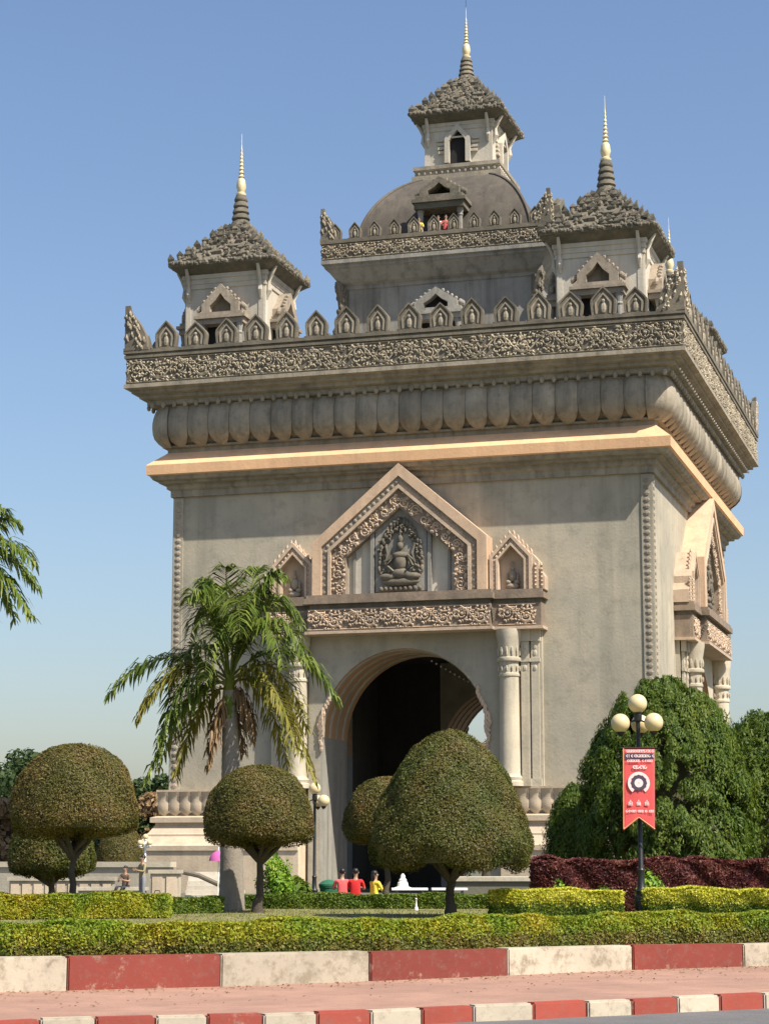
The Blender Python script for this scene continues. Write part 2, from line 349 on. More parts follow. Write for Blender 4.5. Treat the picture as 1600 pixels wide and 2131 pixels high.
# ------------------------------------------------------------------ the triumphal arch
arch = empty('triumphal_arch'); tag(arch, 'massive grey concrete triumphal arch with five spired towers behind the garden', 'monument')
HX, Y0, Y1 = 12.0, -12.0, 14.0; MY = 1.0; HY = 13.0
RA, ZS = 4.15, 7.45                       # arch radius and springing height
def arch_curve(n=28, r=RA, zs=ZS): return [(-r*math.cos(math.pi*i/n), zs + r*math.sin(math.pi*i/n)) for i in range(n+1)]
def arch_slab(mb, hw, z0, z1, y0, y1, back=True, mi_in=None, ends=True):
    cv = [(-RA, z0)] + arch_curve() + [(RA, z0)]
    n = len(cv)
    for y in ((y0, y1) if back else (y0,)):
        top = [(x, z1) for x, z in cv]
        V = [(x,y,z) for x,z in cv] + [(x,y,z) for x,z in top]
        mb.add(V, [(i,i+1,n+i+1,n+i) for i in range(1, n-2)])
        mb.add([(-hw,y,z0),(-RA,y,z0),(-RA,y,z1),(-hw,y,z1)], [(0,1,2,3)])
        mb.add([(RA,y,z0),(hw,y,z0),(hw,y,z1),(RA,y,z1)], [(0,1,2,3)])
    if ends: mb.add([(-hw,y0,z0),(-hw,y1,z0),(-hw,y1,z1),(-hw,y0,z1)], [(0,1,2,3)]); mb.add([(hw,y0,z0),(hw,y1,z0),(hw,y1,z1),(hw,y0,z1)], [(0,1,2,3)])
    mb.add([(-hw,y0,z1),(hw,y0,z1),(hw,y1,z1),(-hw,y1,z1)], [(0,1,2,3)])
    V = [(x,y0,z) for x,z in cv] + [(x,y1,z) for x,z in cv]
    mb.mi = 2; mb.add(V, [(i, n+i, n+i+1, i+1) for i in (0, n-2)])
    mb.mi = 1; mb.add(V, [(i, n+i, n+i+1, i+1) for i in range(1, n-2)])
    mb.mi = 0
SIDES = [((0,Y0,0), 0, HX), ((HX,MY,0), R(90), HY), ((0,Y1,0), R(180), HX), ((-HX,MY,0), R(-90), HY)]
ZT = 20.4
for i, (lo, rz, hw) in enumerate(SIDES):
    mb = MB(); arch_slab(mb, hw if i % 2 == 0 else hw-4.0, .0, ZT, 0, 4.0, mi_in=1, ends=(i % 2 == 0))
    mb.build('wall', [M['wall'], M['vault'], M['grey']], arch, lo, rz)
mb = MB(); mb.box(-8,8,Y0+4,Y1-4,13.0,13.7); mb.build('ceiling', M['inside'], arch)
# added dark sheets over the inner faces: the hall's shade put into colour
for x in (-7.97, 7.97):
    for a, b in ((Y0+4.0, MY-RA), (MY+RA, Y1-4.0)): mb = MB(); mb.box(x-.02, x+.02, a, b, .06, 13); mb.build('inner_shade_sheet', M['inside'], arch)
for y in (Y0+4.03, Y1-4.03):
    for a, b in ((-8, -RA), (RA, 8)): mb = MB(); mb.box(a, b, y-.02, y+.02, .06, 13); mb.build('inner_shade_sheet', M['inside'], arch)

def sweep_rect(name, prof, mat, parent=None, hx=HX, hy=HY, cy=MY, smooth=False):
    mb = MB(); mb.rect([(hx+d, hy+d, z) for d, z in prof], cap=False)
    return mb.build(name, M[mat] if isinstance(mat, str) else mat, parent, (0,cy,0), smooth=smooth)
sweep_rect('cornice', [(-.1,19.55),(.16,19.55),(.16,19.85),(.32,19.95),(.32,20.15),(.62,20.2),(.62,20.3),(.85,20.34),(1.0,20.56)], 'lotus', arch)  # shade below the ledge deepened by a darker cement colour
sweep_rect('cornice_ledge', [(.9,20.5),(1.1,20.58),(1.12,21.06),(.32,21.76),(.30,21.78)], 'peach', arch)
sweep_rect('cornice_neck', [(.3,21.6),(.3,22.0),(.5,22.02),(.5,22.12),(.3,22.14),(.72,22.6),(.78,23.7),(.7,24.15)], 'lotus', arch)
sweep_rect('cornice_underside', [(.6,24.02),(1.12,24.12),(1.12,24.34),(1.42,24.42),(1.42,24.58),(1.72,24.64),(1.72,24.78),(2.02,24.86),(2.02,25.06),(1.93,25.08)], 'lotus', arch)  # underside shade is partly painted in by the darker cement
sweep_rect('parapet_band', [(1.93,25.02),(1.92,26.42)], 'band', arch)
sweep_rect('parapet_rail', [(1.9,26.36),(2.02,26.38),(2.02,26.52),(1.96,26.54),(1.96,26.60),(2.06,26.62),(2.06,26.78),(1.58,26.78),(1.58,25.4)], 'band', arch)
mb = MB(); mb.rect([(HX+1.6, HY+1.6, 24.9), (HX+1.6, HY+1.6, 25.4)]); mb.build('terrace_floor', M['grey'], arch, (0,MY,0))

# lotus petals under the parapet
def petal_mesh(name, wd, z0, z1, prof, mat, bulge=.13, nu=7, nv=9):
    mb = MB(); V = []
    for j in range(nv):
        v = j/(nv-1); d = np.interp(v, [p[0] for p in prof], [p[1] for p in prof])
        hw = wd/2*min(1, (math.sin(min(1, (v+.05)/.35)*math.pi/2))**.7)
        for i in range(nu):
            u = -1 + 2*i/(nu-1); V.append((u*hw, -(d + bulge*(1-abs(u)**2.6)), z0 + (z1-z0)*v))
    mb.add(V, [(j*nu+i, j*nu+i+1, (j+1)*nu+i+1, (j+1)*nu+i) for j in range(nv-1) for i in range(nu-1)])
    return mb.mesh(name, M[mat], True)
LP = [(0,.42),(.10,.72),(.25,.98),(.42,1.10),(.65,1.10),(.85,1.0),(1,.86)]
pcount = {12.0: 22, 13.0: 24}
PM = {hw: petal_mesh('lotus_petal', (2*hw+.1)/pcount[hw]*.985, 22.02, 24.05, LP, 'lotus') for hw in (12.0, 13.0)}
cb = MB(); ang = [i*R(90)/6 for i in range(7)]; V = []
for j in range(9):
    v = j/8; d = float(np.interp(v, [p[0] for p in LP], [p[1] for p in LP]))
    for a in ang: V.append(((d+.10)*(-math.sin(a)), -(d+.10)*math.cos(a), 22.02 + 2.03*v))
cb.add(V, [(j*7+i, j*7+i+1, (j+1)*7+i+1, (j+1)*7+i) for j in range(8) for i in range(6)])
CPM = cb.mesh('lotus_corner', M['lotus'], True)
drop = {}
def vine_panel(name, L, H, mat, r=.045, seed=0):
    """a carved scroll: wave stem, a spiral in each lobe, leaves between"""
    mb = MB(); n = 26
    stem = [(-L/2 + L*i/n, -.03, H*.36*math.sin(2*math.pi*i/n)) for i in range(n+1)]
    mb.tube(stem, r*1.15, 4)
    for sx, sg in ((-.25, -1), (.25, 1)):
        c = (sx*L, H*.08*sg*-1); sp = []
        for k in range(22):
            a = k/21*2*math.pi*1.75; rr = H*.30*(1-k/26)
            sp.append((c[0]+rr*math.cos(a+1.2*sg), -.045, c[1]+rr*math.sin(a+1.2*sg)*1.05))
        mb.tube(sp, [r*(1-.4*k/22) for k in range(22)], 4); mb.blob((c[0], -.05, c[1]), H*.075, 6, 4)
        for k in range(7):
            a = 2*math.pi*k/7 + sg; q = (c[0]+H*.40*math.cos(a), c[1]+H*.36*math.sin(a))
            mb.blob((q[0], -.03, q[1]), (H*.075, .06, H*.05), 5, 4)
    rr = random.Random(seed)
    for k in range(int(95*L*H/2.8)):
        x = rr.uniform(-.48,.48)*L; z = rr.uniform(-.45,.45)*H; a = rr.uniform(0,3.14); l = rr.uniform(.07,.15)*H/1.2
        mb.tube([(x-l*math.cos(a), -.01, z-l*math.sin(a)), (x, -.06, z), (x+l*math.cos(a+.5), -.015, z+l*math.sin(a+.5))], [.022, .05*rr.uniform(.7,1.2), .012], 4)
    for z in (-.47*H, .47*H): mb.tube([(-L/2, -.02, z), (L/2, -.02, z)], .03, 4)
    return mb.mesh(name, M[mat])
pan = {12.0: 12, 13.0: 13}
VP = {hw: [vine_panel('scroll_panel', (2*hw+3.84)/pan[hw], 1.22, 'carve', .042, q) for q in range(4)] for hw in (12.0, 13.0)}
# battlement leaves
def leaf_outline(w_, h, n=9):
    L = []
    for i in range(n+1):
        t = i/n; wv = w_/2*(1.0 if t < .52 else (1-((t-.52)/.48)**1.15)); wv *= (.90 + .12*min(1, t/.5))
        L.append((wv, h*t))
    return [(-x, z) for x, z in L] + [(x, z) for x, z in L[-2::-1]]
def leaf_mesh(name, w_, h, th, mats):
    mb = MB(); o = leaf_outline(w_, h); o2 = [(x*.74, h*.07+z*.80) for x, z in o]; o3 = [(x*.44, h*.09+z*.62) for x, z in o]
    mb.prism(o, -th/2, th/2)
    mb.ringprism(o, [(x*.84, h*.05+z*.88) for x, z in o], -th/2-.07, -th/2+.02)
    mb.mi = 1; mb.ringprism([(x*.66, h*.06+z*.72) for x, z in o], [(x*.50, h*.09+z*.62) for x, z in o], -th/2-.05, -th/2+.02)
    mb.blob((0, -th/2-.02, h*.27), (w_*.12, .08, h*.19), 6, 5); mb.blob((0, -th/2-.04, h*.50), (w_*.07, .07, h*.07), 6, 4)
    mb.mi = 0
    mb.box(-w_*.56, w_*.56, -th*.62, th*.62, -.02, h*.06)
    return mb.mesh(name, mats)
LM = leaf_mesh('parapet_leaf', 1.16, 1.36, .30, [M['band'], M['lotus']])
# corner flames
def flame_mesh(name, s, mats):
    mb = MB(); o = [(0,0),(0,2.35),(.12,2.3),(.35,1.95),(.62,1.62),(.86,1.28),(1.06,.9),(1.16,.5),(1.2,0)]
    o = [(x*s, z*s) for x, z in o]
    mb.prism(o, -.02*s, .26*s)
    mb.add([(y-.001*0, x, z) for x, y, z in [(p[0], -.02*s, p[1]) for p in o]] + [(.26*s, p[0], p[1]) for p in o],
           [tuple(range(len(o))), tuple(range(2*len(o)-1, len(o)-1, -1))] + [((i+1)%len(o), i, len(o)+i, len(o)+(i+1)%len(o)) for i in range(len(o))])
    mb.mi = 1
    rr = random.Random(3)
    for k in range(26):
        z = rr.uniform(.12, 2.0)*s; wv = float(np.interp(z/s, [0,.5,.9,1.28,1.62,1.95,2.3], [1.15,1.12,1.0,.8,.56,.3,.1]))*s; x = rr.uniform(.08, .95)*wv; l = rr.uniform(.10,.20)*s
        pa = [(x+l*.4, z-l), (x, z), (x-l*.15, z+l)]
        mb.tube([(u, -.02*s-.05*s*(i == 1), v) for i, (u, v) in enumerate(pa)], [.04*s,.07*s,.02*s], 5); mb.tube([(-.02*s-.05*s*(i == 1), u, v) for i, (u, v) in enumerate(pa)], [.04*s,.07*s,.02*s], 5)
    mb.mi = 0; mb.box(-.06*s, 1.3*s, -.06*s, .34*s, -.03, .14*s); mb.box(-.058*s, .34*s, .34*s, 1.3*s, -.03, .14*s)
    return mb.mesh(name, mats)
FM = flame_mesh('corner_flame', 1.0, [M['band'], M['carve']])
bead = MB()
for (lo, rz, hw) in SIDES:
    n = pcount[hw]; W = 2*hw+.1
    obj('lotus_corner', CPM, arch, Vector(lo) + Matrix.Rotation(rz, 3, 'Z') @ Vector((-hw, 0, 0)), rz)
    for k in range(n): obj('lotus_petal', PM[hw], arch, Vector(lo) + Matrix.Rotation(rz, 3, 'Z') @ Vector((-W/2+W*(k+.5)/n, 0, 0)), rz)
    n = pan[hw]; W = 2*hw+3.84
    for k in range(n): obj('scroll_panel', VP[hw][random.randrange(4)], arch, Vector(lo) + Matrix.Rotation(rz, 3, 'Z') @ Vector((-W/2+W*(k+.5)/n, -1.925, 25.73)), rz)
    n = 16 if hw < 12.5 else 17; W = 23.6*hw/12
    for k in range(n):
        lf_ = obj('parapet_leaf', LM, arch, Vector(lo) + Matrix.Rotation(rz, 3, 'Z') @ Vector((-W/2+W*k/(n-1)+random.uniform(-.05,.05), -1.80, 26.77)), rz + random.uniform(-.05,.05)); lf_.scale = (random.uniform(.94,1.05), 1, random.uniform(.92,1.08))
    obj('corner_flame', FM, arch, Vector(lo) + Matrix.Rotation(rz, 3, 'Z') @ Vector((-hw-2.0, -2.0, 26.76)), rz)
    for k in range(int((2*hw+2.6)/.585)):
        p = Vector(lo) + Matrix.Rotation(rz, 3, 'Z') @ Vector((-hw-1.1+.585*(k+.5), -1.2, 24.08))
        bead.blob(p, (.12, .12, .17), 6, 4)
bo = bead.build('drop_beads', M['lotus'], arch); bo['kind'] = 'stuff'
# corner strips on the walls
strip = MB(); strip.box(-.52, 0, -.06, .4, 4.9, 19.5)
strip.mi = 1
for k in range(46):
    z = 5.2+k*.311; strip.blob((-.26, -.06, z), (.17, .055, .125), 7, 4)
SM = strip.mesh('corner_strip', [M['wall'], M['relief']])
for sx in (-1, 1):
    o = obj('corner_strip', SM, arch, (12.02 if sx > 0 else -11.50, -12, 0)); 
    o = obj('corner_strip', SM, arch, (12, 14.02 if sx > 0 else -11.5, 0), R(90))
    obj('corner_strip', SM, arch, (-12.02 if sx > 0 else 11.5, 14, 0), R(180)); obj('corner_strip', SM, arch, (-12, -12.02 if sx > 0 else 13.5, 0), R(-90))

# plinth round each corner pier
def sweep_path(mb, pts, prof):
    pts = [Vector(p).to_2d() for p in pts]; n = len(pts); V = []
    for i, p in enumerate(pts):
        ns = []
        if i > 0: d = (p-pts[i-1]).normalized(); ns.append(Vector((d.y, -d.x)))
        if i < n-1: d = (pts[i+1]-p).normalized(); ns.append(Vector((d.y, -d.x)))
        nn = ns[0] if len(ns) == 1 else (ns[0]+ns[1])/(1+ns[0].dot(ns[1]))
        for d_, z in prof: V.append((p.x+nn.x*d_, p.y+nn.y*d_, z))
    m = len(prof)
    mb.add(V, [(i*m+k, (i+1)*m+k, (i+1)*m+k+1, i*m+k+1) for i in range(n-1) for k in range(m-1)] + [tuple(range(m)), tuple(range((n-1)*m+m-1, (n-1)*m-1, -1))])
PL = [(-.3,0),(1.30,0),(1.30,2.05),(1.38,2.07),(1.38,2.3),(1.2,2.4),(.86,2.75),(.86,2.85),(.78,2.9),(.52,3.3),(.52,3.4),(.72,3.42),(.72,3.66),(.50,3.72),(.20,3.76),(.20,4.82),(.50,4.88),(.50,5.0),(-.3,5.02)]
PPM = petal_mesh('plinth_petal', .56, 3.72, 4.9, [(0,.28),(.15,.40),(.4,.46),(.7,.42),(.9,.48),(1,.56)], 'cream', .07, 5, 7)
for (sx, sy) in ((-1,-1),(1,-1),(1,1),(-1,1)):
    cy = Y0 if sy < 0 else Y1
    a = (sx*4.9, cy, 0); b = (sx*HX, cy, 0); c = (sx*HX, MY+sy*4.9, 0)
    pts = [a, b, c] if sx*sy < 0 else [c, b, a]
    mb = MB(); sweep_path(mb, pts, PL); mb.build('plinth', M['cream'], arch)
for (lo, rz, hw) in SIDES:
    n = int((hw-4.9)/.58)
    for s in (-1, 1):
        for k in range(n+1): obj('plinth_petal', PPM, arch, Vector(lo) + Matrix.Rotation(rz, 3, 'Z') @ Vector((s*(5.2+.58*k), 0, 0)), rz)

# ---- portico on each face
def pent(h, zs, za, z0, off=0):            # house outline, inset by off ; open chain from lower left to lower right
    sl_ = math.hypot(h, za-zs); k = off*sl_/h; x = h-off
    zsh = zs - off*(sl_-(za-zs))/h
    return [(-x, z0), (-x, zsh), (0, za-k), (x, zsh), (x, z0)]
def portico(parent, loc, rz):
    mb = MB(); arch_slab(mb, 4.75, .06, 12.3, -.3, 0, back=False, mi_in=1)
    root = mb.build('portico', [M['wall'], M['vault'], M['grey']], parent, loc, rz)
    def part(name, mb, mats, smooth=False, l=(0,0,0)): return mb.build(name, mats, root, l, 0, smooth)
    # raised ribs under the vault
    for k in range(4):
        mb = MB(); y0 = -.1+k*1.05; c = arch_curve(24); c2 = [(x*.985, ZS+(z-ZS)*.985) for x, z in c]
        mb.ringprism(c, c2, y0, y0+.22); part('vault_rib', mb, M['wall'])
    # leafy flame at each springing of the arch
    for s in (-1, 1):
        mb = MB(); rr = random.Random(4)
        for k in range(16):
            a = R(-8+k*2.6); r = RA+.02
            mb.blob((s*(r-.04+rr.uniform(-.05,.16))*math.cos(a), -.36, ZS+r*math.sin(a)), (.10, .09, .17), 6, 4)
        for k in range(5): mb.tube([(s*(RA+.05), -.36, ZS-.1+.22*k), (s*(RA-.12), -.42, ZS+.12+.24*k), (s*(RA-.20+.02*k), -.44, ZS+.42+.24*k)], [.09,.07,.02], 5)
        part('springing_leaf', mb, M['portico'])
    # wings behind the columns
    for s in (-1, 1):
        mb = MB(); xs = sorted((s*4.75, s*6.72)); mb.box(xs[0], xs[1], -.22, .02, 5.0, 12.3); part('wing_pier', mb, M['wall'])
        # round column with capital and base
        cprof = [(.62,5.0),(.62,5.2),(.54,5.25),(.58,5.4),(.50,5.5),(.49,5.6),(.455,10.05),(.50,10.1),(.50,10.2),(.46,10.25),(.45,10.75),(.56,10.8),(.58,10.88),(.56,10.96),(.47,11.0),(.48,11.3),(.58,11.85),(.62,12.1),(.62,12.3)]
        mb = MB(); mb.lathe(cprof, 20, (s*5.22, -.62, 0)); co = part('column', mb, M['column'], 35)
        mb = MB()
        for k in range(12):
            a = 2*math.pi*k/12
            mb.blob((s*5.22+.50*math.cos(a), -.62+.50*math.sin(a), 11.25), (.07, .07, .24), 5, 4)
            mb.blob((s*5.22+.50*math.cos(a), -.62+.50*math.sin(a), 10.45), (.05, .05, .14), 5, 4)
        mb.build('capital_leaves', M['column'], root)
        for px, d in ((5.95, .48), (6.42, .40)):
            mb = MB(); x0 = s*px; hw = .19
            mb.box(x0-hw, x0+hw, -d, -.28, 5.0, 12.3); mb.box(x0-hw-.05, x0+hw+.05, -d-.05, -.28, 10.78, 10.95); mb.box(x0-hw-.06, x0+hw+.06, -d-.06, -.28, 5.0, 5.35)
            mb.box(x0-hw-.08, x0+hw+.08, -d-.10, -.28, 11.75, 12.295)
            mb.mi = 1
            for z in (10.5, 11.2, 11.5): mb.blob((x0, -d-.0, z), (.10, .05, .14), 6, 4)
            part('pilaster', mb, [M['column'], M['column']])
    # entablature : soffit, frieze and ledge, centre bay stepping forward of the wings
    mb = MB(); mb.box(-6.95, 6.95, -1.02, .02, 12.28, 12.42); mb.box(-4.62, 4.62, -1.40, -1.0, 12.285, 12.425); part('soffit', mb, M['portico'])
    mb = MB(); mb.box(-6.85, 6.85, -.92, .02, 12.40, 13.52); mb.box(-4.5, 4.5, -1.30, -.9, 12.41, 13.51); part('frieze', mb, M['frieze'])
    mb = MB()
    for x, sc in [(-3.6,1),(-1.8,1),(0,1),(1.8,1),(3.6,1)]: obj('frieze_scroll', FS, root, (x, -1.305, 12.97))
    for x in (-5.7, 5.7): obj('frieze_scroll', FS, root, (x, -.925, 12.97))
    mb = MB()
    for k in range(5):
        for s in (-1, 1): mb.blob((s*(4.55+.001*k), -1.0-.06*k, 12.75+.12*k), (.08,.08,.1), 5, 4)
    mb.box(-6.80, 6.80, -.84, .02, 13.5, 13.75); mb.box(-4.45, 4.45, -1.2, -.82, 13.505, 13.755); part('frieze_neck', mb, M['band'])
    mb = MB(); mb.box(-7.0, 7.0, -1.06, .02, 13.73, 14.0); mb.box(-4.66, 4.66, -1.46, -1.04, 13.735, 14.005)
    mb.box(-6.9, 6.9, -1.0, .02, 13.99, 14.16); mb.box(-4.56, 4.56, -1.38, -.98, 13.995, 14.165); part('ledge', mb, M['frieze'])
    # great pediment
    H, ZSH, ZA, ZB = 4.32, 16.75, 20.45, 14.15
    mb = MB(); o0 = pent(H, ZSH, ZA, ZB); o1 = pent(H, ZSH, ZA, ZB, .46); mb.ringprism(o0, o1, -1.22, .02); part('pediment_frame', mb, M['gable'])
    mb = MB(); mb.ringprism(pent(H,ZSH,ZA,ZB,.44), pent(H,ZSH,ZA,ZB,.80), -1.10, -.55)
    path = pent(H,ZSH,ZA,ZB,.62)
    for a, b in zip(path[:-1], path[1:]):
        L = math.dist(a, b)
        for k in range(int(L/.30)):
            f = (k+.5)/int(L/.30); mb.blob((a[0]+(b[0]-a[0])*f, -1.10, a[1]+(b[1]-a[1])*f), (.10,.06,.10), 6, 4)
    part('pediment_bead_band', mb, M['relief'])
    mb = MB(); mb.ringprism(pent(H,ZSH,ZA,ZB,.78), pent(H,ZSH,ZA,ZB,.92), -1.2, -.5); part('pediment_fillet', mb, M['portico'])
    mb = MB(); mb.ringprism(pent(H,ZSH,ZA,ZB,.90), pent(H,ZSH,ZA,ZB,1.62), -1.0, -.45); part('pediment_inner_band', mb, M['frieze']); mb = MB()
    path = pent(H,ZSH,ZA,ZB,1.26)
    for a, b in zip(path[:-1], path[1:]):
        L = math.dist(a, b); n = max(2, int(L/.58)); ux, uz = (b[0]-a[0])/L, (b[1]-a[1])/L; rr = random.Random(int(L*100))
        for k in range(int(L*17)):
            f = rr.random(); o_ = rr.uniform(-.32,.32); x = a[0]+(b[0]-a[0])*f-uz*o_; z = a[1]+(b[1]-a[1])*f+ux*o_; an = rr.uniform(0,6.28); l = rr.uniform(.07,.14)
            mb.tube([(x-l*math.cos(an), -1.0, z-l*math.sin(an)), (x, -1.06, z), (x+l*math.cos(an+.6), -1.01, z+l*math.sin(an+.6))], [.025,.05,.015], 4)
        for k in range(n):
            f = (k+.5)/n; x = a[0]+(b[0]-a[0])*f; z = a[1]+(b[1]-a[1])*f; sg = 1 if k % 2 else -1; sp = []
            for q in range(14):
                an = q/13*2*math.pi*1.4; rr = .24*(1-q/17); sp.append((x+rr*math.cos(an*sg)-uz*.06*sg, -1.03, z+rr*math.sin(an*sg)+ux*.06*sg))
            mb.tube(sp, .05, 4); mb.blob((x+uz*.24*sg, -1.01, z-ux*.24*sg), (.13,.07,.10), 5, 4); mb.blob((x+ux*.25-uz*.2*sg, -1.01, z+uz*.25+ux*.2*sg), (.09,.07,.12), 5, 4)
    part('pediment_scrolls', mb, M['portico'])
    mb = MB(); o = pent(H,ZSH,ZA,ZB,1.60); mb.prism(o, -.55, .02); part('tympanum', mb, M['white'])
    mb = MB(); ci = [(-1.28,14.3),(-1.28,17.55),(0,18.75),(1.28,17.55),(1.28,14.3)]; mb.prism(ci, -.72, -.5)
    for s in (-1, 1): mb.box(s*1.42-.09, s*1.42+.09, -.80, -.5, 14.2, 17.35)
    part('niche', mb, M['grey'])
    # seated figure in relief with flame surround
    mb = MB(); y = -.82
    for c, r in [((0,y,14.75),(1.0,.16,.20)),((-.62,y-.05,15.0),(.42,.15,.17)),((.62,y-.05,15.0),(.42,.15,.17)),((0,y-.03,15.15),(.5,.2,.25)),((0,y-.04,15.7),(.34,.18,.45)),((0,y-.06,16.02),(.42,.17,.18)),((0,y-.06,16.45),(.17,.16,.21)),((0,y-.04,16.78),(.13,.11,.22)),((0,y-.03,17.12),(.05,.06,.25))]: mb.blob(c, r, 9, 6)
    for s in (-1, 1):
        mb.tube([(s*.40,y-.06,16.0),(s*.72,y-.1,15.72),(s*.62,y-.12,16.12),(s*.70,y-.06,16.5)], [.11,.09,.075,.06], 6)
        mb.tube([(s*.40,y-.06,15.95),(s*.62,y-.12,15.5),(s*.30,y-.16,15.22)], [.11,.09,.07], 6)
        for k in range(11):
            a = R(-5+k*9.5); mb.blob((s*(1.05)*math.cos(a)*(1-.006*k), y+.02, 15.55+2.3*math.sin(a)*.93), (.11,.09,.21), 6, 4)
            mb.blob((s*.86*math.cos(a)*(1-.006*k), y+.03, 15.5+2.0*math.sin(a)*.93), (.07,.07,.13), 5, 4)
    rr = random.Random(12)
    for k in range(70):
        a = rr.uniform(0, 6.28); r_ = rr.uniform(.62,1.0); x = 1.12*r_*math.cos(a); z = 16.05+1.75*r_*math.sin(a)
        if abs(x) < .3 and z < 17: continue
        l = rr.uniform(.08,.16); mb.tube([(x, y+.08, z-l), (x*1.02, y-.03, z), (x*.9+rr.uniform(-.1,.1), y+.02, z+l*1.3)], [.05,.075,.015], 5)
    for k in range(9): mb.blob((-.96+.24*k, y, 14.42), (.11,.10,.13), 6, 4)
    part('relief_figure', mb, M['band'], 60)
    for s in (-1, 1):
        mb = MB(); mb.box(min(s*2.3,s*2.42), max(s*2.3,s*2.42), -.66, -.5, 14.2, 16.6)
        part('tympanum_rib', mb, M['grey'])
    # little gables on the wings
    for s in (-1, 1):
        mb = MB(); cx = s*5.42; hh = 1.02; za_ = 16.85; zs_ = 15.75
        def sh(pp): return [(x+cx, z) for x, z in pp]
        a0, a1, a2, a3 = [sh(pent(hh,zs_,za_,14.15,o)) for o in (0,.15,.30,.40)]
        mb.ringprism(a0, a1, -.98, .02); mb.ringprism(a1, a2, -.86, .0); mb.ringprism(a2, a3, -.95, .0)
        mb.prism(sh(pent(hh,zs_,za_,14.15,.38)), -.40, .0)
        pth = sh(pent(hh,zs_,za_,14.15,.225))
        for u, v in zip(pth[:-1], pth[1:]):
            n = max(2, int(math.dist(u, v)/.2))
            for k in range(n): f = (k+.5)/n; mb.blob((u[0]+(v[0]-u[0])*f, -.87, u[1]+(v[1]-u[1])*f), (.07,.05,.08), 5, 4)
        pth = sh(pent(hh,zs_,za_,14.15,-.03))
        for u, v in zip(pth[1:3], pth[2:4]):
            for k in range(5): f = (k+.5)/5; x, z = u[0]+(v[0]-u[0])*f, u[1]+(v[1]-u[1])*f; mb.tube([(x, -.7, z-.05), (x+.03*s, -.72, z+.1), (x-.02, -.7, z+.24)], [.09,.07,.015], 5)
        part('wing_gable', mb, M['portico'])
        for (q0, q1, zt, dd) in ((6.42, 6.74, 15.85, .88), (6.72, 7.0, 15.15, .78)):
            mb = MB(); pts = [(s*q0,14.15),(s*q0,zt),(s*q1,zt-.38),(s*q1,14.15)]; mb.prism(pts, -dd, .0)
            for k in range(6): mb.tube([(s*(q0+q1)/2, -dd, 14.22+k*.19), (s*(q0+q1)/2+.03, -dd-.06, 14.32+k*.19), (s*(q0+q1)/2-.03, -dd, 14.44+k*.19)], [.08,.08,.02], 5)
            part('gable_step', mb, M['portico'])
        mb = MB(); fy = -.55
        for c, r in [((cx,fy,14.35),(.36,.16,.16)),((cx-.2,fy,14.55),(.16,.13,.12)),((cx+.2,fy,14.55),(.16,.13,.12)),((cx,fy,14.85),(.20,.14,.28)),((cx,fy,15.2),(.11,.11,.13)),((cx,fy,15.42),(.06,.07,.14)),((cx-.24,fy,14.8),(.07,.07,.22)),((cx+.24,fy,14.8),(.07,.07,.22))]: mb.blob(c, r, 8, 5)
        part('niche_figure', mb, M['relief'], 60)
    return root
FS = vine_panel('frieze_scroll', 1.78, 1.0, 'portico', .05)
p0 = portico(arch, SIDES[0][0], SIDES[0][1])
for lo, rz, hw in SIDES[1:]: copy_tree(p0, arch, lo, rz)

# ---- windows with gabled hoods, used on towers and upper storey
def pavilion(parent, loc, rz, hw, zl, lh, za, dep=.7, niche=True, cols=True, mat='relief'):
    mb = MB(); root = None
    mb.box(-hw, hw, -dep, .02, zl, zl+lh*.45); mb.box(-hw-.12, hw+.12, -dep-.12, .02, zl+lh*.45, zl+lh*.7); mb.box(-hw*.95, hw*.95, -dep, .02, zl+lh*.7, zl+lh)
    root = mb.build('window_hood', M[mat], parent, loc, rz)
    zb = zl+lh; g_ = hw*.80; zm = zb+(za-zb)*.30
    mb = MB(); o = [(-g_,zb),(-g_,zm),(0,za),(g_,zm),(g_,zb)]
    q = .56; inn = [(-g_*q,zb+.02),(-g_*q,zb+(zm-zb)*.8),(-g_*q*.45,zb+(za-zb)*.42),(0,zb+(za-zb)*.66),(g_*q*.45,zb+(za-zb)*.42),(g_*q,zb+(zm-zb)*.8),(g_*q,zb+.02)]
    o7 = [(-g_,zb),(-g_,zm),(-g_*.5,(zm+za)/2),(0,za),(g_*.5,(zm+za)/2),(g_,zm),(g_,zb)]
    mb.ringprism(o7, inn, -dep*.95, .02)
    for s in (-1, 1):
        for k in range(3): mb.blob((s*(g_+.10+.08*k), -dep*.6, zb+.12-.0*k+ (zm-zb)*.5*(1-k*.3)), (.11,.12,.17), 6, 4)
        for k in range(4): mb.blob((s*g_*(.92-.2*k), -dep*.75, zm+(za-zm)*(.16+.2*k)), (.09,.13,.11), 5, 4)
    parent_is_part = True
    gable = mb.mesh('window_gable', M[mat])
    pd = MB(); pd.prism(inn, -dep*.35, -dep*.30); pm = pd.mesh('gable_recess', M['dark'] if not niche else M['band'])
    op = MB(); op.box(-hw*.72, hw*.72, -.06, .03, .05, zl)  # solid panel on the wall, its dark colour stands for shade within
    cms = []
    if cols:
        for s in (-1, 1): cm = MB(); cms.append(cm); cm.lathe([(.2,0),(.2,.2),(.14,.25),(.13,zl*.8),(.17,zl*.83),(.14,zl*.86),(.2,zl)], 10, (s*hw*.8, -dep*.72, 0))
    out = [('window_gable', gable), ('gable_recess', pm), ('opening_shade_panel', op.mesh('opening_shade_panel', M['dark']))]
    out += [('window_column', cm.mesh('window_column', M['grey'])) for cm in cms]
    for nme, me in out: obj(nme, me, parent, loc, rz)
    return root

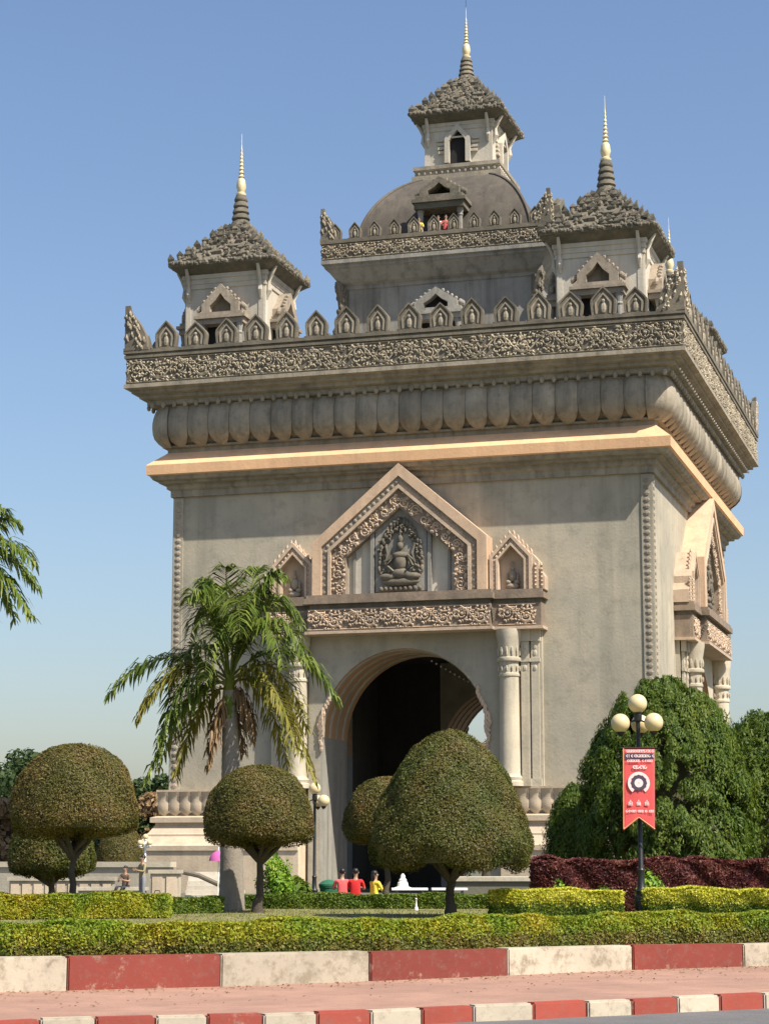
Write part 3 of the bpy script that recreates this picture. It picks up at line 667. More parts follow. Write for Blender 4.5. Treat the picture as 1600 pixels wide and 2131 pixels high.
# ---- roofs and spires
def tier_roof(parent, half, z0, zap, tiers=5, top=.42, loc=(0,0,0)):
    def prof(t): return top + (half-top)*(1-t)**1.12, z0 + (zap-z0)*t
    mb = MB(); pr = []
    for k in range(9): h_, z_ = prof(k/8); pr.append((h_*.97, h_*.97, z_))
    mb.rect(pr); ro = mb.build('roof', M['roof'], parent, loc); lf = MB()
    def spike(m, x, h, z, hh, ww):
        base = [Vector((x-ww,-h-.04,z-.06)), Vector((x+ww,-h-.04,z-.06)), Vector((x+ww*.8,-h+.16,z)), Vector((x-ww*.8,-h+.16,z))]
        mid = [Vector((x-ww*1.1,-h-.11,z+hh*.42)), Vector((x+ww*1.1,-h-.11,z+hh*.42)), Vector((x+ww*.6,-h+.1,z+hh*.42)), Vector((x-ww*.6,-h+.1,z+hh*.42))]
        tip = Vector((x+random.uniform(-.07,.07), -h-.04+random.uniform(-.10,.05), z+hh))
        lf.add([m @ v for v in base+mid+[tip]], [(0,1,5,4),(1,2,6,5),(2,3,7,6),(3,0,4,7),(4,5,8),(5,6,8),(6,7,8),(7,4,8)])
    for s in range(4):
        m = Matrix.Rotation(s*math.pi/2, 3, 'Z')
        for i in range(95):                         # carved leaves scattered up the slope
            t = random.random()**1.25*.97; h_, z_ = prof(t); u = random.uniform(-1, 1); hh = random.uniform(.20,.38)
            spike(m, u*h_, h_*.97, z_, hh, hh*random.uniform(.38,.55))
        for i in range(150):
            t = random.random()**1.2; h_, z_ = prof(t); q = m @ Vector((random.uniform(-1,1)*h_, -h_*.97-.02, z_+.03)); r_ = random.uniform(.06,.15); lf.blob(q, (r_, r_, r_*random.uniform(.8,1.6)), 5, 4)
        for i in range(7): h_, z_ = prof(i/7.5); spike(m, -h_*.98, h_*.98, z_+.02, random.uniform(.32,.5), .17)   # hip crockets
    for s in range(4):                              # crusted edge of the eave
        m = Matrix.Rotation(s*math.pi/2, 3, 'Z')
        for i in range(44): q = m @ Vector((-half-.05+(2*half+.1)*(i+random.random())/44, -half-.06, z0-.05+random.uniform(-.10,.06))); r_ = random.uniform(.07,.13); lf.blob(q, (r_*1.3, r_, r_), 5, 4)
    lo_ = lf.build('roof_leaves', M['roof'], parent, loc); lo_['kind'] = 'stuff'
    return ro
def spire(parent, z0, zg, zt, r0=.45, loc=(0,0,0)):
    mb = MB(); pr = [(r0*1.5,z0-.15),(r0*1.5,z0),(r0*1.15,z0+.05)]; n = 5
    for k in range(n):
        a = z0+.05+(zg-z0-.05)*k/n; b = z0+.05+(zg-z0-.05)*(k+1)/n; r = r0*(1.05-.42*k/n); r2 = r0*(1.05-.42*(k+1)/n)
        pr += [(r, a), (r*1.12, a+(b-a)*.2), (r*1.08, a+(b-a)*.4), (r2*.92, b)]
    mb.lathe(pr, 12, loc); mb.build('spire_base', M['roof'], parent, smooth=40)
    mb = MB(); H = zt-zg; rg = r0*.50
    pr = [(rg*1.2,zg),(rg*1.25,zg+.03*H),(rg*.8,zg+.05*H),(rg*.9,zg+.07*H),(rg*1.2,zg+.14*H),(rg*.95,zg+.24*H),(rg*.7,zg+.27*H)]
    for k in range(8):
        z = zg+H*(.28+.062*k); r = rg*(.78-.075*k); pr += [(r*.6, z), (r, z+.022*H), (r*.55, z+.05*H)]
    pr += [(rg*.10, zg+.80*H), (rg*.06, zt)]
    mb.lathe(pr, 10, loc); mb.build('spire', M['gold'], parent, smooth=40)
def corner_brackets(parent, half, z0, z1, out, mat, n=3):
    for s in range(4):
        m = Matrix.Rotation(s*math.pi/2, 3, 'Z')
        for c in (-1, 1):
            mb = MB(); x = c*(half-.22)
            path = [(x, -half-.02, z0), (x, -half-.16, z0+(z1-z0)*.25), (x, -half-.14, z0+(z1-z0)*.5), (x, -half-out*.55, z0+(z1-z0)*.78), (x, -half-out*.95, z1)]
            mb.tube([m @ Vector(p) for p in path], [.06,.14,.09,.11,.08], 6)
            mb.build('eave_bracket', mat, parent)
def tower(parent, loc):
    h = 2.15; mb = MB()
    mb.rect([(h,h,25.38),(h,h,30.40),(h+.06,h+.06,30.42),(h+.06,h+.06,30.65),(h+.1,h+.1,30.67),(h+.1,h+.1,30.9),(h+.16,h+.16,30.93),(h+.16,h+.16,31.22)])
    root = mb.build('corner_tower', M['white'], parent, loc)
    mb = MB(); mb.rect([(h+.1,h+.1,31.1),(h+.3,h+.3,31.22),(h+.6,h+.6,31.46),(h+.68,h+.68,31.5),(h+.70,h+.70,31.64),(h+.66,h+.66,31.78),(h+.4,h+.4,31.86)]); mb.build('eave', M['roof'], root)
    tier_roof(root, h+.62, 31.74, 34.25, 5); spire(root, 34.2, 35.95, 39.35)
    corner_brackets(root, h, 29.7, 31.4, .55, M['white'])
    for s in range(4):
        m = Matrix.Rotation(s*math.pi/2, 3, 'Z')
        pavilion(root, m @ Vector((0, -h, 25.4)), s*math.pi/2, 1.25, 2.95, .62, 5.05)
        for c in (-1, 1): mb = MB(); mb.box(c*(h-.18)-.14, c*(h-.18)+.14, -h-.035, -h+.02, 25.4, 30.5); mb.build('corner_pilaster', M['white'], root, (0,0,0), s*math.pi/2)
    return root
t0 = tower(arch, (-9.65, -9.35, 0))
for x, y in ((9.65,-9.35),(9.65,11.35),(-9.65,11.35)): copy_tree(t0, arch, (x, y, 0))

# ---- central storey, dome and top tower
UX, UY, UC = 5.15, 5.85, .45
mb = MB(); mb.rect([(UX,UY,25.38),(UX,UY,31.5),(UX+.08,UY+.08,31.55),(UX+.08,UY+.08,31.75)]); up = mb.build('upper_storey', M['grey'], arch, (0,UC,0))
sweep = [(.05,31.7),(.3,31.85),(.8,32.5),(.9,32.55),(.9,32.7),(1.05,32.75),(1.05,32.95),(1.0,32.97)]
def upsw(name, prof, mat): 
    mb = MB(); mb.rect([(UX+d, UY+d, z) for d, z in prof], cap=False); return mb.build(name, M[mat], up)
upsw('upper_cornice', sweep, 'grey'); upsw('upper_band', [(1.0,32.95),(1.0,33.85)], 'band'); upsw('upper_rail', [(.98,33.82),(1.09,33.84),(1.09,34.05),(.75,34.05),(.75,33.2)], 'band')
mb = MB(); mb.rect([(UX+.8,UY+.8,32.9),(UX+.8,UY+.8,33.3)]); mb.build('upper_floor', M['grey'], up)
LM2 = leaf_mesh('upper_leaf', .66, .90, .2, [M['band'], M['lotus']]); FM2 = flame_mesh('upper_flame', .76, [M['band'], M['carve']])
for s, (ox, oy, hw) in enumerate(((0,-UY-.92,UX),(UX+.92,0,UY),(0,UY+.92,UX),(-UX-.92,0,UY))):
    rz = s*math.pi/2; m = Matrix.Rotation(rz, 3, 'Z'); W = 2*hw+.5; n = 11
    for k in range(n): obj('upper_leaf', LM2, up, Vector((ox,oy,34.04)) + m @ Vector((-W/2+W*k/(n-1), 0, 0)), rz)
    n = 8; W = 2*hw+2.0; vp = vine_panel('upper_scroll', W/n, .78, 'carve', .04)
    for k in range(n): obj('upper_scroll', vp, up, Vector((ox,oy,33.40)) + m @ Vector((-W/2+W*(k+.5)/n, -.085, 0)), rz)
    obj('upper_flame', FM2, up, Vector((ox,oy,34.04)) + m @ Vector((-hw-1.05, -.12, 0)), rz)
corner_brackets(up, UY-.7, 29.6, 31.9, .5, M['grey']) if False else None
for sx in (-1, 1):
    for sy in (-1, 1):
        mb = MB()
        for k in range(4): mb.box(sx*UX-.3+.04*k, sx*UX+.3-.04*k, sy*UY-.3+.04*k, sy*UY+.3-.04*k, 25.4+1.55*k, 25.4+1.55*(k+1)-.04)
        rr = random.Random(5); mb.tube([(sx*(UX+o), sy*(UY+o), z) for o, z in ((.0,28.6),(.12,29.2),(.16,29.9),(.12,30.5),(.16,31.1),(.3,31.7),(.36,31.95))], [.14,.26,.30,.24,.26,.24,.12], 8)
        for k in range(40): z = rr.uniform(28.8,31.6); o = float(np.interp(z, [28.6,29.9,30.5,31.1,31.7], [.0,.16,.12,.16,.28])); a = rr.uniform(0,6.28); mb.blob((sx*(UX+o)+.25*math.cos(a), sy*(UY+o)+.25*math.sin(a), z), (.09,.09,.15), 5, 4)
        mb.build('corner_ornament', M['band'], up)
pavilion(up, (0,-UY,25.4), 0, 1.45, 4.0, .62, 5.75, .8, niche=False, mat='grey'); pavilion(up, (UX,0,25.4), R(90), 1.45, 4.0, .62, 5.75, .8, niche=False, mat='grey')
# square dome
DH, DZ, DT = 4.9, 33.3, 5.7; mb = MB(); NU, NV = 15, 18
for s in range(4):
    m = Matrix.Rotation(s*math.pi/2, 3, 'Z'); V = []
    for j in range(NV+1):
        t = j/NV*.985; h = DH*(1-t**2.0)**.5
        for i in range(NU+1): V.append(m @ Vector((h*(-1+2*i/NU), -h, DZ+DT*t)))
    mb.add(V, [(j*(NU+1)+i, j*(NU+1)+i+1, (j+1)*(NU+1)+i+1, (j+1)*(NU+1)+i) for j in range(NV) for i in range(NU)])
dome = mb.build('dome', M['dome'], arch, (0,.2,0), smooth=40)
mb = MB()
for s in range(4):
    m = Matrix.Rotation(s*math.pi/2, 3, 'Z'); mb.tube([m @ Vector((-DH*(1-t*t)**.5, -DH*(1-t*t)**.5, DZ+DT*t)) for t in [k/20*.97 for k in range(21)]], .09, 6)
mb.build('dome_rib', M['dome'], dome)
pavilion(dome, (0,-4.35,33.3), 0, 1.35, 2.35, .75, 4.1, 1.3, niche=False, mat='roof'); pavilion(dome, (4.35,0,33.3), R(90), 1.35, 2.35, .75, 4.1, 1.3, niche=False, mat='roof')
mb = MB(); mb.box(-1.2,1.2,-4.3,-1.5,33.3,36.3); mb.build('dormer_body', M['dome'], dome); mb = MB(); mb.box(1.5,4.3,-1.2,1.2,33.3,36.3); mb.build('dormer_body', M['dome'], dome)
TC = (0,.75,0); h = 1.92; mb = MB()
mb.rect([(2.5,2.5,37.6),(2.5,2.5,38.75),(2.3,2.3,38.8),(2.3,2.3,39.05),(2.42,2.42,39.1),(2.42,2.42,39.3),(2.1,2.1,39.4),(h,h,39.5),(h,h,41.4),(h+.06,h+.06,41.45),(h+.06,h+.06,41.65),(h+.12,h+.12,41.7),(h+.12,h+.12,42.0)])
top = mb.build('top_tower', M['white'], arch, TC)
mb = MB(); mb.rect([(2.52,2.52,37.6),(2.52,2.52,38.77),(2.33,2.33,38.82),(2.33,2.33,39.07),(2.46,2.46,39.12),(2.46,2.46,39.33),(2.12,2.12,39.45)]); mb.build('tower_plinth', M['lotus'], top)
bd = MB()
for s in range(4):
    m = Matrix.Rotation(s*math.pi/2, 3, 'Z')
    for k in range(14): bd.blob(m @ Vector((-2.3+4.6*(k+.5)/14, -2.36, 38.95)), (.09,.07,.10), 5, 4)
bd.build('plinth_beads', M['white'], top)['kind'] = 'stuff'
mb = MB(); mb.rect([(h+.05,h+.05,41.85),(h+.3,h+.3,41.95),(h+.6,h+.6,42.15),(h+.68,h+.68,42.2),(h+.70,h+.70,42.36),(h+.64,h+.64,42.48),(h+.4,h+.4,42.54)]); mb.build('eave', M['roof'], top)
tier_roof(top, h+.62, 42.44, 45.0, 5); spire(top, 44.95, 46.35, 49.4, .42)
corner_brackets(top, h, 40.6, 42.1, .55, M['white'])
for s in range(4):
    m = Matrix.Rotation(s*math.pi/2, 3, 'Z')
    mb = MB(); o7 = [(-.72,39.5),(-.72,40.9),(-.5,41.15),(0,41.75),(.5,41.15),(.72,40.9),(.72,39.5)]; i7 = [(-.46,39.52),(-.46,40.75),(-.35,40.95),(0,41.35),(.35,40.95),(.46,40.75),(.46,39.52)]
    mb.ringprism(o7, i7, -h-.30, -h+.02)
    for c in (-1, 1):
        for k in range(4): mb.box(c*(.9+.04*k)-.20, c*(.9+.04*k)+.20, -h-.16+.02*k, -h+.02, 40.1+.24*k, 40.1+.24*k+.14)
    mb.build('window_frame', M['white'], top, (0,0,0), s*math.pi/2)
    mb = MB(); mb.prism(i7, -h-.05, -h+.03); mb.build('opening_shade_panel', M['dark'], top, (0,0,0), s*math.pi/2)
    mb = MB(); mb.box(-.5,.5,-h-.24,-h-.16,40.92,41.0); mb.build('window_bar', M['white'], top, (0,0,0), s*math.pi/2)
mb = MB(); mb.tube([(0,.75,49.2),(0,.75,50.6)], .015, 5); mb.build('lightning_rod', M['iron'], arch)

# ------------------------------------------------------------------ garden
def fnoise(a, b, c=0.):
    return (math.sin(a*1.7+b*2.3+c)+math.sin(a*3.1-b*1.9+1.3*c+2)+math.sin(a*5.3+b*4.1+.7*c+4)*.6)/2.6
def sink(p, d=.03): return Vector((p[0], p[1], p[2]-d))
def trunk_limbs(height, r, nl, spread, ztop, seed, lean=0.):
    rr = random.Random(seed); mb = MB()
    pts = [(lean*math.sin(k/6*2)+rr.uniform(-.03,.03)*(k > 0), rr.uniform(-.03,.03)*(k > 0), height*k/6) for k in range(7)]
    mb.tube(pts, [r*(1.35-.5*min(1,k/2))*(1-.05*k) for k in range(7)], 9)
    tp = Vector(pts[-1])
    for i in range(nl):
        a = 2*math.pi*(i+rr.random()*.5)/nl; s = spread*rr.uniform(.7,1.1)
        b = tp + Vector((0,0,-height*.18*rr.random()))
        e = tp + Vector((s*math.cos(a), s*math.sin(a), (ztop-height)*rr.uniform(.7,1)))
        m1 = b.lerp(e, .45) + Vector((rr.uniform(-.08,.08), rr.uniform(-.08,.08), -.06))
        mb.tube([b, m1, e], [r*.62, r*.46, r*.25], 6)
    return mb
def topiary(name, base, zlow, zhigh, rad, prof, mat, n, label, group, trunk_r=.11, lsize=.075, seed=1, limbs=9, lean=0.):
    n = int(n*1.7); lsize *= .72
    """prof: (relative radius, relative height) from the rim underneath up to the top"""
    root = empty(name, base); tag(root, label, 'tree', group)
    H = zhigh - zlow
    pr = [(p[0]*rad, zlow + p[1]*H) for p in prof]
    trunk_limbs(zlow*.78+.1, trunk_r, limbs, rad*.66, zlow+H*.30, seed, lean).build('trunk', M['bark'], root, (0,0,-.06), smooth=60)
    core = MB(); core.lathe([(max(.01, r*.945-.02), z + (.07 if i < 3 else -.04)) for i, (r, z) in enumerate(pr)], 20); 
    cr = core.build('crown', M['core'], root, smooth=True)
    rs = np.array([p[0] for p in pr]); zs = np.array([p[1] for p in pr])
    seg = np.hypot(np.diff(rs), np.diff(zs))*(rs[1:]+rs[:-1]+.05); cum = np.concatenate([[0], np.cumsum(seg)]); u = rng.uniform(0, cum[-1], n)
    k = np.clip(np.searchsorted(cum, u)-1, 0, len(seg)-1); f = (u-cum[k])/seg[k]; th = rng.uniform(0, 2*np.pi, n)
    r = rs[k]*(1-f)+rs[k+1]*f; z = zs[k]*(1-f)+zs[k+1]*f
    nr = (zs[k+1]-zs[k])/np.hypot(np.diff(rs)[k], np.diff(zs)[k]); nz = -(rs[k+1]-rs[k])/np.hypot(np.diff(rs)[k], np.diff(zs)[k])
    bumpy = .022*rad*np.sin(3*th+seed+z*2.2)*np.sin(2.1*z+1.3*th) + .018*rad*np.sin(7*th+z*5+seed) + .012*rad*np.sin(13*th-z*9)
    dep = np.abs(rng.exponential(.035, n)) - .03
    r2 = np.maximum(0, r + bumpy - dep*nr); z2 = z - dep*nz + bumpy*.4*nz
    lowr = np.clip(1-(z-zlow)/(.22*H), 0, 1); z2 = z2 + lowr*H*(.035*np.sin(5*th+seed)+.02*np.sin(11*th)+rng.normal(0,.012,n))
    pts = np.stack([r2*np.cos(th), r2*np.sin(th), z2], 1); nrm = np.stack([nr*np.cos(th), nr*np.sin(th), nz], 1)
    V, Q = leaves(pts, nrm, lsize, lsize*.55, .5)
    fo = obj('foliage', np_mesh('foliage', V, Q, M[mat]), cr); fo['kind'] = 'stuff'
    return root
def rel(base, px, py, D=None):               # height of a pixel above a base at the base's distance
    D_ = (base - CAM).dot(Vector((-YS, YC, 0))); return P(px, py, D_).z - base.z
def dist(base): return (base - CAM).dot(Vector((-YS, YC, 0)))
def wid(base, npx): return npx*dist(base)/4358
DOME = [(.10,-.10),(.5,-.05),(.84,-.01),(.965,.035),(1.0,.13),(.985,.28),(.93,.48),(.82,.67),(.64,.84),(.40,.95),(.18,.99),(.0,1.0)]
BELL = [(.05,.14),(.5,.07),(.80,.0),(.94,.03),(1.0,.13),(.985,.2),(.91,.36),(.79,.54),(.64,.72),(.44,.863),(.25,.95),(.10,.99),(.0,1.0)]
GT = 'clipped topiary trees on the lawn'
b = G(150,1911,LZ); topiary('topiary_tree', b, rel(b,150,1725), rel(b,150,1550), wid(b,131), DOME, 'topiary', 26000, 'brownish mushroom-shaped topiary at far left, tallest of the left-hand pair', GT, .10, .075, 1)
b = G(537,1899,LZ); topiary('topiary_tree', b, rel(b,537,1745), rel(b,537,1594), wid(b,114), DOME, 'topiary', 24000, 'mushroom-shaped topiary standing just right of the palm trunk', GT, .12, .08, 2, lean=.04)
b = G(938,1908,LZ); topiary('topiary_tree', b, rel(b,938,1800), rel(b,938,1521), wid(b,171), BELL, 'topiary2', 46000, 'largest bell-shaped topiary in front of the archway', GT, .14, .08, 3)
b = G(805,1886,LZ); topiary('topiary_tree', b, rel(b,805,1742), rel(b,805,1618), wid(b,90), DOME, 'topiary', 15000, 'small topiary half hidden behind the largest bell-shaped one', GT, .11, .09, 4)
b = G(105,1903,LZ); topiary('topiary_tree', b, rel(b,105,1812), rel(b,105,1690), wid(b,88), DOME, 'topiary2', 14000, 'low dark topiary tucked under the brownish one at far left', GT, .11, .085, 5)
b = P(250,1862,98); b.z = .06; topiary('topiary_tree', b, 1.1, rel(b,250,1718), wid(b,50), DOME, 'topiary', 9000, 'distant small ball topiary seen beyond the low stone walls', GT, .08, .10, 6)

# draping conifers at right
def conifer(base, top, rad, seed, label, n=26000, low=.5):
    root = empty('conifer', base); tag(root, label, 'tree', 'draping conifers behind the purple hedge')
    H = top; rr = random.Random(seed)
    trunk_limbs(H*.55, .20, 8, rad*.55, H*.8, seed).build('trunk', M['bark'], root, (0,0,-.06), smooth=60)
    core = MB(); pr = [(.1,low+.2),(rad*.62,low+.3),(rad*.74,low+H*.2),(rad*.66,H*.5),(rad*.46,H*.70),(rad*.22,H*.85),(.02,H*.92)]
    core.lathe(pr, 16); cr = core.build('crown', M['core'], root, smooth=True)
    P_, N_ = [], []
    nc = 400
    for c in range(nc):                               # hanging sprays
        t = rr.random()**.8; z = low + (H-low)*t; a = rr.uniform(0, 2*math.pi)
        R_ = rad*np.interp(t, [0,.12,.35,.6,.8,.93,1], [.86,.96,1.0,.93,.74,.48,.15])*(1+.13*fnoise(a*2.1, t*8, seed)+rr.uniform(-.06,.05))
        cx, cy = R_*math.cos(a), R_*math.sin(a); ln = rr.uniform(.45,.95); wd = rr.uniform(.14,.30)
        m = int(n/nc*rr.uniform(.7,1.3))
        q = rng.uniform(0, 1, m); ang = rng.uniform(0, 2*np.pi, m); rad_ = wd*np.sqrt(rng.uniform(0,1,m))*(np.sin(np.pi*np.clip(q*.9+.08,0,1))+.15)
        x = cx*(.94+.10*q) + rad_*np.cos(ang); y = cy*(.94+.10*q) + rad_*np.sin(ang); zz = z + ln*(.35-q)
        P_.append(np.stack([x,y,np.maximum(zz,low*.6)],1)); N_.append(np.stack([np.cos(ang)+math.cos(a), np.sin(ang)+math.sin(a), np.full(m,.35)],1))
    V, Q = leaves(np.concatenate(P_), np.concatenate(N_), .115, .042, .5, droop=1.6)
    fo = obj('foliage', np_mesh('foliage', V, Q, M['thuja']), cr); fo['kind'] = 'stuff'
b = P(1390,1880,53); b.z = LZ; conifer(b, rel(b,1390,1430), wid(b,168), 3, 'large dark green draping conifer behind the bannered lamp post', 130000, .75)
b = P(1600,1880,55); b.z = LZ; conifer(b, rel(b,1600,1500), wid(b,125), 8, 'draping conifer cut by the right edge of the picture', 70000, .8)
b = P(1200,1880,56); b.z = LZ; conifer(b, rel(b,1200,1650), wid(b,52), 11, 'narrow dark conifer at the left of the large one', 34000, .6)

# hedges
def hedge(line, z0, h, depth, mat, n, lsize, label, group=None, seed=0, rough=.05, core='core', low_mat=None):
    """line: front edge, left to right, on the ground"""
    root = empty('hedge', (line[0].x, line[0].y, z0)); tag(root, label, 'hedge', group)
    L = [math.hypot((b_-a_).x, (b_-a_).y) for a_, b_ in zip(line[:-1], line[1:])]; cum = np.concatenate([[0], np.cumsum(L)]); tot = cum[-1]
    xs = np.array([p.x for p in line]); ys = np.array([p.y for p in line]); fx, fy = -YS, YC
    s = rng.uniform(0, tot, n); sel = rng.uniform(0, 1, n); w_ = h + depth
    on_top = sel*(h*1.6+depth) > h*1.6; q = rng.uniform(0, 1, n)
    d = np.where(on_top, q*depth, 0.); z = np.where(on_top, h, .03+q*(h-.03))
    px = np.interp(s, cum, xs); py = np.interp(s, cum, ys)
    bm_ = rough*(np.sin(s*2.1+seed)+np.sin(s*4.7+2*seed+z*5)*.7+np.sin(s*9.1+z*9)*.4)
    ins = np.abs(rng.exponential(.03, n))-.015
    z = z + np.where(on_top, bm_*.5 - ins, 0.); dd = d + np.where(on_top, 0., ins - bm_*.6)
    edge = np.where(on_top, 0, np.clip((q-.85)/.15, 0, 1))*.04; dd = dd + edge
    ne = n//60; s[:2*ne] = np.where(np.arange(2*ne) < ne, -.02, tot+.02) + rng.normal(0, .02, 2*ne); dd[:2*ne] = rng.uniform(0, depth, 2*ne); z[:2*ne] = .03+rng.uniform(0, h-.03, 2*ne); on_top[:2*ne] = False
    px = np.interp(s, cum, xs); py = np.interp(s, cum, ys)
    ex = np.where(s < 0, s, np.where(s > tot, s-tot, 0)); px = px + ex*YC; py = py + ex*YS
    pts = np.stack([px+fx*dd, py+fy*dd, z0+z], 1) - np.array(root.location)
    nr = np.where(on_top[:,None], np.array([0,0,1.]), np.array([-fx,-fy,.25]))
    V, Q = leaves(pts, nr, lsize, lsize*.55, .8)
    mb = MB(); k = len(line); o = Vector(root.location)
    cb_ = .04+1.5*rough; A = [p+Vector((fx,fy,0))*cb_ - o for p in line]; B = [p+Vector((fx,fy,0))*(depth-.03) - o for p in line]; hc = h-.03-1.1*rough
    V2 = [(p.x,p.y,-.02) for p in A]+[(p.x,p.y,hc) for p in A]+[(p.x,p.y,hc) for p in B]+[(p.x,p.y,-.02) for p in B]
    mb.add(V2, [(j*k+i, j*k+i+1, (j+1)*k+i+1, (j+1)*k+i) for j in range(3) for i in range(k-1)] + [(0,k,2*k,3*k),(k-1,2*k-1,3*k-1,4*k-1)])
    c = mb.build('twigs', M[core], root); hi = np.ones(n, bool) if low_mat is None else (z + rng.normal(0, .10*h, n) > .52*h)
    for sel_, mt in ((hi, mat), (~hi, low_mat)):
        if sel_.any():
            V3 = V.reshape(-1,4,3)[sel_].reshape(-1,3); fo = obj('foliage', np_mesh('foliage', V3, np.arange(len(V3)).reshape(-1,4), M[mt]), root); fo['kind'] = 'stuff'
    return root
nl = [fwd(p, .40) for p in upp[1:-1]]; nl = [Vector((p.x,p.y,LZ)) for p in nl]
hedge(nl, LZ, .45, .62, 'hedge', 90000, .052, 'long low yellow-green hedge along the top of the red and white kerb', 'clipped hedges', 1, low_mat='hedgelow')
def gl(pts, z=LZ): return [G(x, y, z) for x, y in pts]
hedge(gl([(-60,1914),(120,1913),(330,1911),(345,1911)]), LZ, .50, .9, 'hedge', 20000, .075, 'yellow-green hedge at left between the two left-hand topiary trunks', 'clipped hedges', 2)
hedge(gl([(335,1902),(460,1900)]), LZ, .36, .5, 'hedge2', 5000, .08, 'short dark green hedge beside the palm trunk on its left', 'clipped hedges', 3)
hedge(gl([(508,1891),(1030,1891)]), LZ, .34, .7, 'hedge2', 16000, .085, 'dark green hedge in the middle in front of the seated people', 'clipped hedges', 4)
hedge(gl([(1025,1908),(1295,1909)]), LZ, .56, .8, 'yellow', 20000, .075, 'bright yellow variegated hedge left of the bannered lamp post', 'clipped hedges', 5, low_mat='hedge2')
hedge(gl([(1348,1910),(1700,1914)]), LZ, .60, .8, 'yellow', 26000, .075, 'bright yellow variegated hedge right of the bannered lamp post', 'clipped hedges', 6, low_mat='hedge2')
hedge([P(1112,1890,49.3)*1, P(1330,1890,49), P(1700,1890,48.5)] if False else [Vector((p.x,p.y,LZ)) for p in (P(1115,1890,49.5), P(1330,1890,49.2), P(1700,1890,49))], LZ, 1.20, 1.2, 'purple', 40000, .115, 'dark purple-red hedge behind the yellow ones at right', 'clipped hedges', 7, .11)
# loose plants
def bush(name, base, r, h, mat, n, ls, label, group='loose plants among the hedges', upright=0.):
    root = empty(name, base); tag(root, label, 'plant', group)
    d = rng.normal(0, 1, (n,3)); d /= np.linalg.norm(d, axis=1, keepdims=True); d *= (rng.uniform(0,1,(n,1))**.4)
    d *= 1+.25*np.sin(d[:,:1]*5+d[:,2:]*4)
    pts = d*np.array([r,r,h*.5]) + np.array([0,0,h*.52])
    V, Q = leaves(pts, d+np.array([0,0,.4]), ls, ls*.45, .6, upright=upright); fo = obj('foliage', np_mesh('foliage', V, Q, M[mat]), root); fo['kind'] = 'stuff'
    mb = MB()
    for k in range(7): a = k*.9; mb.tube([(0,0,-.03),(r*.3*math.cos(a),r*.3*math.sin(a),h*.4),(r*.6*math.cos(a),r*.6*math.sin(a),h*.75)], [.025,.018,.008], 5)
    mb.build('stem', M['bark'], root)
b = P(577,1880,62); b.z = .06; bush('shrub', b, .55, 1.75, 'bright', 3500, .12, 'yellow-green leafy shrub behind the topiary by the palm')
b = P(622,1880,63); b.z = .06; bush('shrub', b, .42, 1.0, 'hedge2', 900, .30, 'spiky grey-green plant between the shrub and the small lamp', upright=2.)
b = G(1166,1902,LZ); bush('shrub', b, .22, .78, 'bright', 500, .13, 'bright green plant poking out of the left yellow hedge')
b = P(1358,1880,47); b.z = LZ; bush('shrub', b, .35, .95, 'bright', 700, .14, 'light green plant behind the foot of the bannered lamp post')
b = P(1262,1880,47.5); b.z = LZ; bush('shrub', b, .3, .62, 'hedge2', 500, .13, 'small dark green plant in front of the purple hedge')
b = P(1470,1880,60); b.z = LZ; bush('shrub', b, .5, 1.55, 'hedge', 1500, .14, 'yellowish shrub under the big conifer behind the purple hedge')

# palms
def frond(V, Q, base, tip, arch_h, rr, nl=46, ll=.62, hang=.5):
    base, tip = Vector(base), Vector(tip); ctrl = base.lerp(tip, .58) + Vector((0,0,arch_h*1.25+.15)); L = (tip-base).length
    def pt(t): return base*(1-t)**2 + ctrl*(2*t*(1-t)) + tip*t*t
    path = [pt(k/12) for k in range(13)]
    for i in range(nl*2):
        t = .14 + .86*(i//2 + rr.random()*.7)/nl; t = min(t, 1); p = pt(t); tg = (pt(min(1,t+.02)) - pt(max(0,t-.02))).normalized()
        sd = tg.cross(Vector((0,0,1))); sd = sd.normalized() if sd.length > .05 else Vector((1,0,0))
        s = 1 if i % 2 else -1; upv = sd.cross(tg)
        l = ll*rr.uniform(.75,1.15)*(1.0 if t < .6 else 1-.62*(t-.6)/.4)*(.55+.45*min(1,(t-.1)/.25))
        d = (sd*s*rr.uniform(.75,1.) + tg*rr.uniform(.45,.8) + upv*rr.uniform(-.35,.6)).normalized()
        m = p + d*l*.5; e = m + (d*.55 + Vector((0,0,-hang*rr.uniform(.6,1.3)))).normalized()*l*.55
        w_ = rr.uniform(.018,.032); wv = d.cross(Vector((rr.uniform(-.4,.4),rr.uniform(-.4,.4),1)));  wv = wv.normalized()*w_ if wv.length > .01 else Vector((w_,0,0))
        n = len(V); V += [p-wv*.6, p+wv*.6, m+wv*1.25, m-wv*1.25, e+wv*.15, e-wv*.15]; Q += [(n,n+1,n+2,n+3),(n+3,n+2,n+4,n+5)]
    return path
